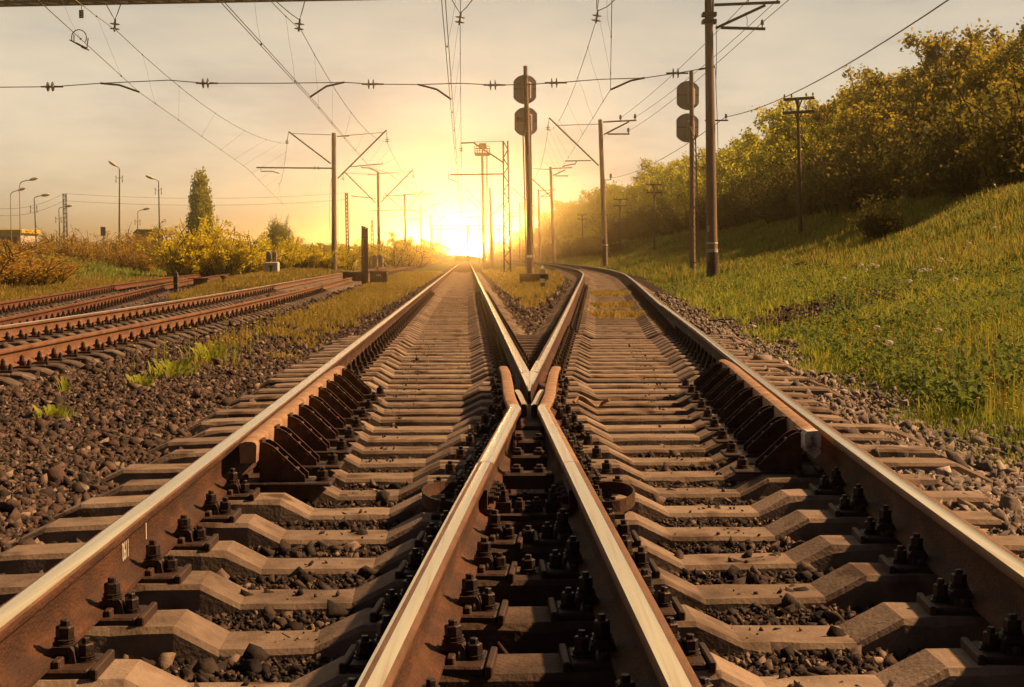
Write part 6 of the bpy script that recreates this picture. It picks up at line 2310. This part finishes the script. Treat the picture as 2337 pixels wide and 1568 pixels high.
def small_signs():
    p = ground_at(508, 655, 20)
    t = empty('capped_stake', p, 'short iron stake with round cap beside the squat brown box', 'stake')
    mb = MB(); mb.tube([(-0.03, 0, -0.1), (0.03, 0, 0.32)], 0.03, 8); mb.build('stem', M['gusset'], t)
    mb = MB(); mb.lathe((0.03, 0, 0.30), [(0.05, 0), (0.11, 0.05), (0.11, 0.10), (0.05, 0.12)], 10); mb.build('cap', M['gusset'], t)
    p = ground_at(1813, 617, 20)
    t = empty('slope_stake', p, 'leaning dark stake with a board in the grass of the right slope', 'stake')
    mb = MB(); mb.bar((0, 0, -0.2), (0.02, 0, 0.16), 0.05); mb.build('stem', M['wood'], t)
    mb = MB(); mb.box((0.10, 0, 0.17), (0.40, 0.10, 0.09), ry=R(-14)); mb.build('board', M['wood'], t)
    Y = 82
    x = (550 - 1168.5) / F * Y; g = gz(x, Y)
    t = empty('red_sign', (x, Y, g), 'small red rectangular sign on a thin post by the yellow bushes', 'sign')
    zc = at(550, 556, Y).z - g
    mb = MB(); mb.tube([(0, 0, -0.2), (0, 0, zc + 0.5)], 0.025, 6); mb.build('post', M['gusset'], t)
    mb = MB(); mb.box((-0.04, -0.035, zc), (0.52, 0.02, 0.30), ry=R(4)); mb.build('panel', M['red'], t)
    Y = 95
    x = (238 - 1168.5) / F * Y; g = gz(x, Y)
    t = empty('sign_board', (x, Y, g), 'upright sign board seen from behind on a post among dry bushes', 'sign')
    z0, z1 = at(238, 538, Y).z - g, at(238, 518, Y).z - g
    mb = MB(); mb.tube([(0, 0.04, -0.2), (0, 0.04, z1)], 0.04, 8); mb.build('post', M['galv'], t)
    mb = MB(); mb.box((0, 0, (z0 + z1) / 2), (0.33, 0.02, z1 - z0)); mb.build('panel', M['galv'], t)


small_signs()


def street_lamp(c, pole_top, pole_base, arm, head, Y, label, r0, r1, fittings=True):
    b = c(pole_base[0], pole_base[1], Y)
    rg = Rig('street_lamp', (b.x, Y, gz(b.x, Y)), label, 'street lamp', 'street lamps beyond the meadow')
    pole(rg, c, pole_top, pole_base, r0, r1, Y, 1.96, M['pole_wood'] if fittings else M['galv'], 10)
    mb = MB(); mb.tube([c(px, py, Y) for px, py in [pole_top] + arm], 0.035, 7); rg.part('lamp_arm', mb, M['galv'])
    p = c(head[0], head[1], Y); q = c(arm[-1][0], arm[-1][1], Y)
    d = (p - q).normalized()
    mb = MB()
    mb.lathe(q - d * 0.05, [(0.04, 0), (0.09, 0.12), (0.13, 0.33), (0.12, 0.55), (0.07, 0.7), (0.02, 0.74)], 10, axis=d)
    rg.part('lamp_head', mb, M['white'], True)
    if fittings:
        mb = MB()
        z = c(pole_top[0], pole_top[1] + 70, Y)
        for dx in (-0.25, 0.25):
            for dz in (-0.35, 0.0):
                pin_insulator(mb, z + Vector((dx, -0.1, dz)), 0.7)
            mb.bar(z + Vector((0, -0.1, 0)), z + Vector((dx, -0.1, 0)), 0.03)
            mb.bar(z + Vector((dx, -0.1, -0.40)), z + Vector((dx, -0.1, 0.05)), 0.03)
        rg.part('insulator_bracket', mb, M['dark_metal'])


street_lamp(ZA, (937, 150), (935, 760), [(936, 145), (920, 132), (910, 125)], (884, 108), 112, 'tall street lamp with head turned left, second from the poplar', 9, 17)
street_lamp(ZA, (1243, 245), (1250, 620), [(1238, 240), (1215, 230), (1203, 225)], (1170, 212), 118, 'street lamp with head turned left, nearest the poplar', 8, 13)
street_lamp(ZA, (1080, 490), (1078, 760), [(1085, 480), (1110, 470), (1122, 467)], (1148, 461), 140, 'small street lamp turned right between the two tall ones', 5, 9)
street_lamp(ZA, (268, 385), (284, 715), [(272, 372), (300, 362), (325, 358)], (356, 353), 112, 'street lamp turned right at the left of the lattice tower', 7, 13)
street_lamp(ZA, (461, 470), (470, 715), [(464, 455), (490, 448), (510, 443)], (534, 439), 130, 'street lamp turned right directly beside the dark lattice tower', 6, 10)
street_lamp(ZA, (152, 290), (158, 640), [(158, 262), (175, 247), (205, 240), (232, 236)], (268, 226), 112, 'slender curved grey street lamp, taller of the pair at the left edge', 5, 8, False)
street_lamp(ZA, (81, 360), (87, 640), [(88, 338), (105, 327), (130, 320), (145, 316)], (174, 306), 125, 'slender curved grey street lamp, lower of the pair at the left edge', 5, 7, False)


def buildings():
    Y = 135
    x0, x1 = ZA(-60, 700, Y).x, ZA(160, 700, Y).x
    g = gz((x0 + x1) / 2, Y)
    zt, ze = ZA(80, 622, Y).z - g, ZA(80, 652, Y).z - g
    w = x1 - x0
    t = empty('kiosk', ((x0 + x1) / 2, Y, g), 'pale low kiosk with bright yellow roof band at the left edge', 'building')
    mb = MB(); mb.box((0, 2.5, ze / 2 - 0.2), (w, 5, ze + 0.4)); mb.build('wall', M['wall'], t)
    mb = MB(); mb.box((0, 2.5, (ze + zt) / 2 + 0.003), (w + 0.5, 5.5, zt - ze), ch=0.06); mb.build('roof', M['yellow'], t)
    for k in range(4):
        mb = MB(); mb.box((-w / 2 + w * (k + 0.6) / 4.4, -0.02, ze * 0.55), (w * 0.12, 0.06, ze * 0.5)); f = mb.build('window', M['red'], t)
    Y = 150
    x0, x1 = ZA(1045, 700, Y).x, ZA(1290, 700, Y).x
    g = gz((x0 + x1) / 2, Y)
    w = x1 - x0
    zt, ze = ZA(1130, 622, Y).z - g, ZA(1130, 655, Y).z - g
    t = empty('small_house', ((x0 + x1) / 2, Y, g), 'low white house with brown pitched roof half hidden by bushes', 'house')
    mb = MB(); mb.box((0, 3, ze / 2 - 0.2), (w * 0.92, 6, ze + 0.4)); mb.build('wall', M['wall'], t)
    mb = MB(); mb.prism([(-w / 2, -0.4, ze), (w / 2, -0.4, ze), (w * 0.36, -0.4, zt), (-w * 0.36, -0.4, zt)], (0, 6.8, 0)); mb.build('roof', M['roofbrown'], t)
    for k in range(4):
        mb = MB(); mb.box((-w * 0.36 + w * 0.24 * k, -0.02, ze * 0.55), (w * 0.1, 0.06, ze * 0.4)); mb.build('window', M['glass'], t)


buildings()


def loose_bits():
    for vx, vy, L, a, lb in ((1005, 835, 0.9, 0.5, 'grey cable end lying over the bearers right of the crossing'),):
        pass
    # coiled cable loop by the branch
    p = ground_at(1790, 712, 15)
    mb = MB()
    mb.tube([(0.45 * math.cos(a) * (1 - 0.04 * a), 0.28 * math.sin(a), 0.03 + 0.02 * math.sin(3 * a)) for a in np.linspace(0, 9.5, 40)], 0.012, 5)
    o = mb.build('cable_coil', M['black']); o.location = (float(branch_rc(p.y)) + 0.9, p.y, gz(float(branch_rc(p.y)) + 0.9, p.y))
    tag(o, 'loop of dark cable lying beside the right rail of the branch', 'cable')
    # rope bond beside the nose
    y = 10.2
    mb = MB(); mb.tube([(float(branch_l(y)) + 0.28 + 0.08 * t, y + 0.05 * math.sin(t * 3), -0.165 + 0.03 * math.sin(t * 2.2)) for t in np.linspace(0, 3.2, 14)], 0.013, 6)
    o = mb.build('bond_cable', M['check'])
    tag(o, 'short rusty twisted cable right of the crossing nose', 'cable')


loose_bits()

# ------------------------------------------------------------------ haze
def haze():
    x0, x1, y0, y1, z0, z1 = -905, 905, -45, 905, -1.6, 15.4
    mb = MB(); mb.box(((x0 + x1) / 2, (y0 + y1) / 2, (z0 + z1) / 2), (x1 - x0, y1 - y0, z1 - z0))
    m = bpy.data.materials.new('haze'); m.use_nodes = True
    nt = m.node_tree; nt.nodes.clear()
    out = nd(nt, 'ShaderNodeOutputMaterial')
    v = nd(nt, 'ShaderNodeVolumePrincipled')
    v.inputs['Color'].default_value = (1.0, 0.74, 0.38, 1)
    v.inputs['Density'].default_value = HAZE_DENSITY
    v.inputs['Anisotropy'].default_value = HAZE_G
    nt.links.new(v.outputs[0], out.inputs['Volume'])
    o = mb.build('haze', m)
    tag(o, 'warm golden evening haze lying over the whole line', 'haze', kind='stuff')


HAZE_DENSITY, HAZE_G = 0.0019, 0.95
haze()

# ------------------------------------------------------------------ sky, sun, camera
SUN_AZ, SUN_EL = R(80), R(42)          # measured clockwise from straight ahead
GLOW_DIR = (Vector(at(1067, 579, 100)) - Vector((0, 0, CAM_H))).normalized()


def world():
    w = bpy.data.worlds.new('World'); scene.world = w
    w.use_nodes = True
    nt = w.node_tree; L = nt.links
    nt.nodes.clear()
    out = nd(nt, 'ShaderNodeOutputWorld')
    tc = nd(nt, 'ShaderNodeTexCoord')
    D = tc.outputs['Generated']
    sky = nd(nt, 'ShaderNodeTexSky', sky_type='NISHITA')
    sky.sun_disc = False
    sky.sun_elevation = SUN_EL
    sky.sun_rotation = SUN_AZ
    sky.dust_density = 3.0
    bg1 = nd(nt, 'ShaderNodeBackground'); bg1.inputs['Strength'].default_value = 0.010
    L.new(sky.outputs[0], bg1.inputs['Color'])
    sep = nd(nt, 'ShaderNodeSeparateXYZ'); L.new(D, sep.inputs[0])
    rp = ramp(nt, [(0.0, (0.46, 0.325, 0.175)), (0.04, (0.52, 0.425, 0.29)), (0.10, (0.46, 0.395, 0.295)), (0.185, (0.29, 0.265, 0.215)), (0.30, (0.66, 0.50, 0.30)), (0.5, (0.30, 0.21, 0.125)), (0.75, (0.07, 0.058, 0.045)), (1.0, (0.04, 0.036, 0.034))])  # bright band above the view added to light the rail and sleeper tops
    L.new(sep.outputs['Z'], rp.inputs['Fac'])
    # darker behind the camera than ahead of it
    mp = nd(nt, 'ShaderNodeMapRange'); mp.inputs['From Min'].default_value = -0.40; mp.inputs['From Max'].default_value = 0.9
    mp.inputs['To Min'].default_value = 0.03; mp.inputs['To Max'].default_value = 1.0
    L.new(sep.outputs['Y'], mp.inputs['Value'])
    # thin cloud
    cm = nd(nt, 'ShaderNodeMapping'); cm.inputs['Scale'].default_value = (3.2, 3.2, 13)
    L.new(D, cm.inputs['Vector'])
    nz = nd(nt, 'ShaderNodeTexNoise'); nz.inputs['Scale'].default_value = 2.1; nz.inputs['Detail'].default_value = 8; nz.inputs['Roughness'].default_value = 0.55
    L.new(cm.outputs[0], nz.inputs['Vector'])
    cr = ramp(nt, [(0.36, (0.80, 0.80, 0.84)), (0.50, (1.0, 1.0, 1.0)), (0.66, (1.16, 1.12, 1.06))])
    L.new(nz.outputs['Fac'], cr.inputs['Fac'])
    mx = nd(nt, 'ShaderNodeMix', data_type='RGBA', blend_type='MULTIPLY'); mx.inputs[0].default_value = 1.0
    L.new(rp.outputs['Color'], mx.inputs[6]); L.new(cr.outputs['Color'], mx.inputs[7])
    bg2 = nd(nt, 'ShaderNodeBackground')
    L.new(mx.outputs[2], bg2.inputs['Color']); L.new(mp.outputs[0], bg2.inputs['Strength'])
    # the low sun's glow straight down the line
    dp = nd(nt, 'ShaderNodeVectorMath', operation='DOT_PRODUCT')
    L.new(D, dp.inputs[0]); dp.inputs[1].default_value = GLOW_DIR
    ac = nd(nt, 'ShaderNodeMath', operation='ARCCOSINE'); L.new(dp.outputs['Value'], ac.inputs[0])

    def lobe(width, amp):
        a = nd(nt, 'ShaderNodeMath', operation='DIVIDE'); L.new(ac.outputs[0], a.inputs[0]); a.inputs[1].default_value = -width
        b = nd(nt, 'ShaderNodeMath', operation='EXPONENT'); L.new(a.outputs[0], b.inputs[0])
        c = nd(nt, 'ShaderNodeMath', operation='MULTIPLY'); L.new(b.outputs[0], c.inputs[0]); c.inputs[1].default_value = amp
        return c
    bgs = []
    for wd, amp, colr in ((R(0.10), 40000.0, (1.0, 0.58, 0.22)), (R(0.5), 5.0, (1.0, 0.70, 0.36)), (R(2.0), 0.30, (1.0, 0.64, 0.28)), (R(6.0), 0.05, (1.0, 0.62, 0.28))):
        b = nd(nt, 'ShaderNodeBackground'); b.inputs['Color'].default_value = (*colr, 1)
        L.new(lobe(wd, amp).outputs[0], b.inputs['Strength'])
        bgs.append(b)
    cur = bg1.outputs[0]
    for b in [bg2] + bgs:
        a = nd(nt, 'ShaderNodeAddShader'); L.new(cur, a.inputs[0]); L.new(b.outputs[0], a.inputs[1]); cur = a.outputs[0]
    L.new(cur, out.inputs['Surface'])
    w.cycles.sampling_method = 'MANUAL'
    w.cycles.sample_map_resolution = 4096


world()

sl = bpy.data.lights.new('sun', 'SUN')
sl.energy = 5.0
sl.angle = R(1.5)
sl.color = (1.0, 0.57, 0.265)
so = bpy.data.objects.new('sun', sl); COL.objects.link(so)
sd = Vector((math.sin(SUN_AZ) * math.cos(SUN_EL), math.cos(SUN_AZ) * math.cos(SUN_EL), math.sin(SUN_EL)))
so.rotation_euler = sd.to_track_quat('Z', 'Y').to_euler()
so.location = (30, 20, 20)

cam = bpy.data.cameras.new('camera')
cam.lens = 50; cam.sensor_width = 36; cam.sensor_fit = 'HORIZONTAL'
cam.clip_start = 0.05; cam.clip_end = 4000
co = bpy.data.objects.new('camera', cam); COL.objects.link(co)
co.location = (0, 0, CAM_H)
co.rotation_euler = (R(90) - PITCH, 0, 0)
scene.camera = co

scene.view_settings.view_transform = 'Standard'
scene.view_settings.look = 'None'
scene.view_settings.exposure = 0.75
scene.view_settings.gamma = 1.0
scene.render.engine = 'CYCLES'
cy = scene.cycles
cy.use_denoising = True
cy.denoiser = 'OPENIMAGEDENOISE'
cy.max_bounces = 6; cy.diffuse_bounces = 3; cy.glossy_bounces = 3; cy.transmission_bounces = 3; cy.volume_bounces = 0; cy.transparent_max_bounces = 8
cy.sample_clamp_indirect = 6.0
cy.caustics_reflective = False; cy.caustics_refractive = False
scene.render.resolution_x = 1024; scene.render.resolution_y = 687
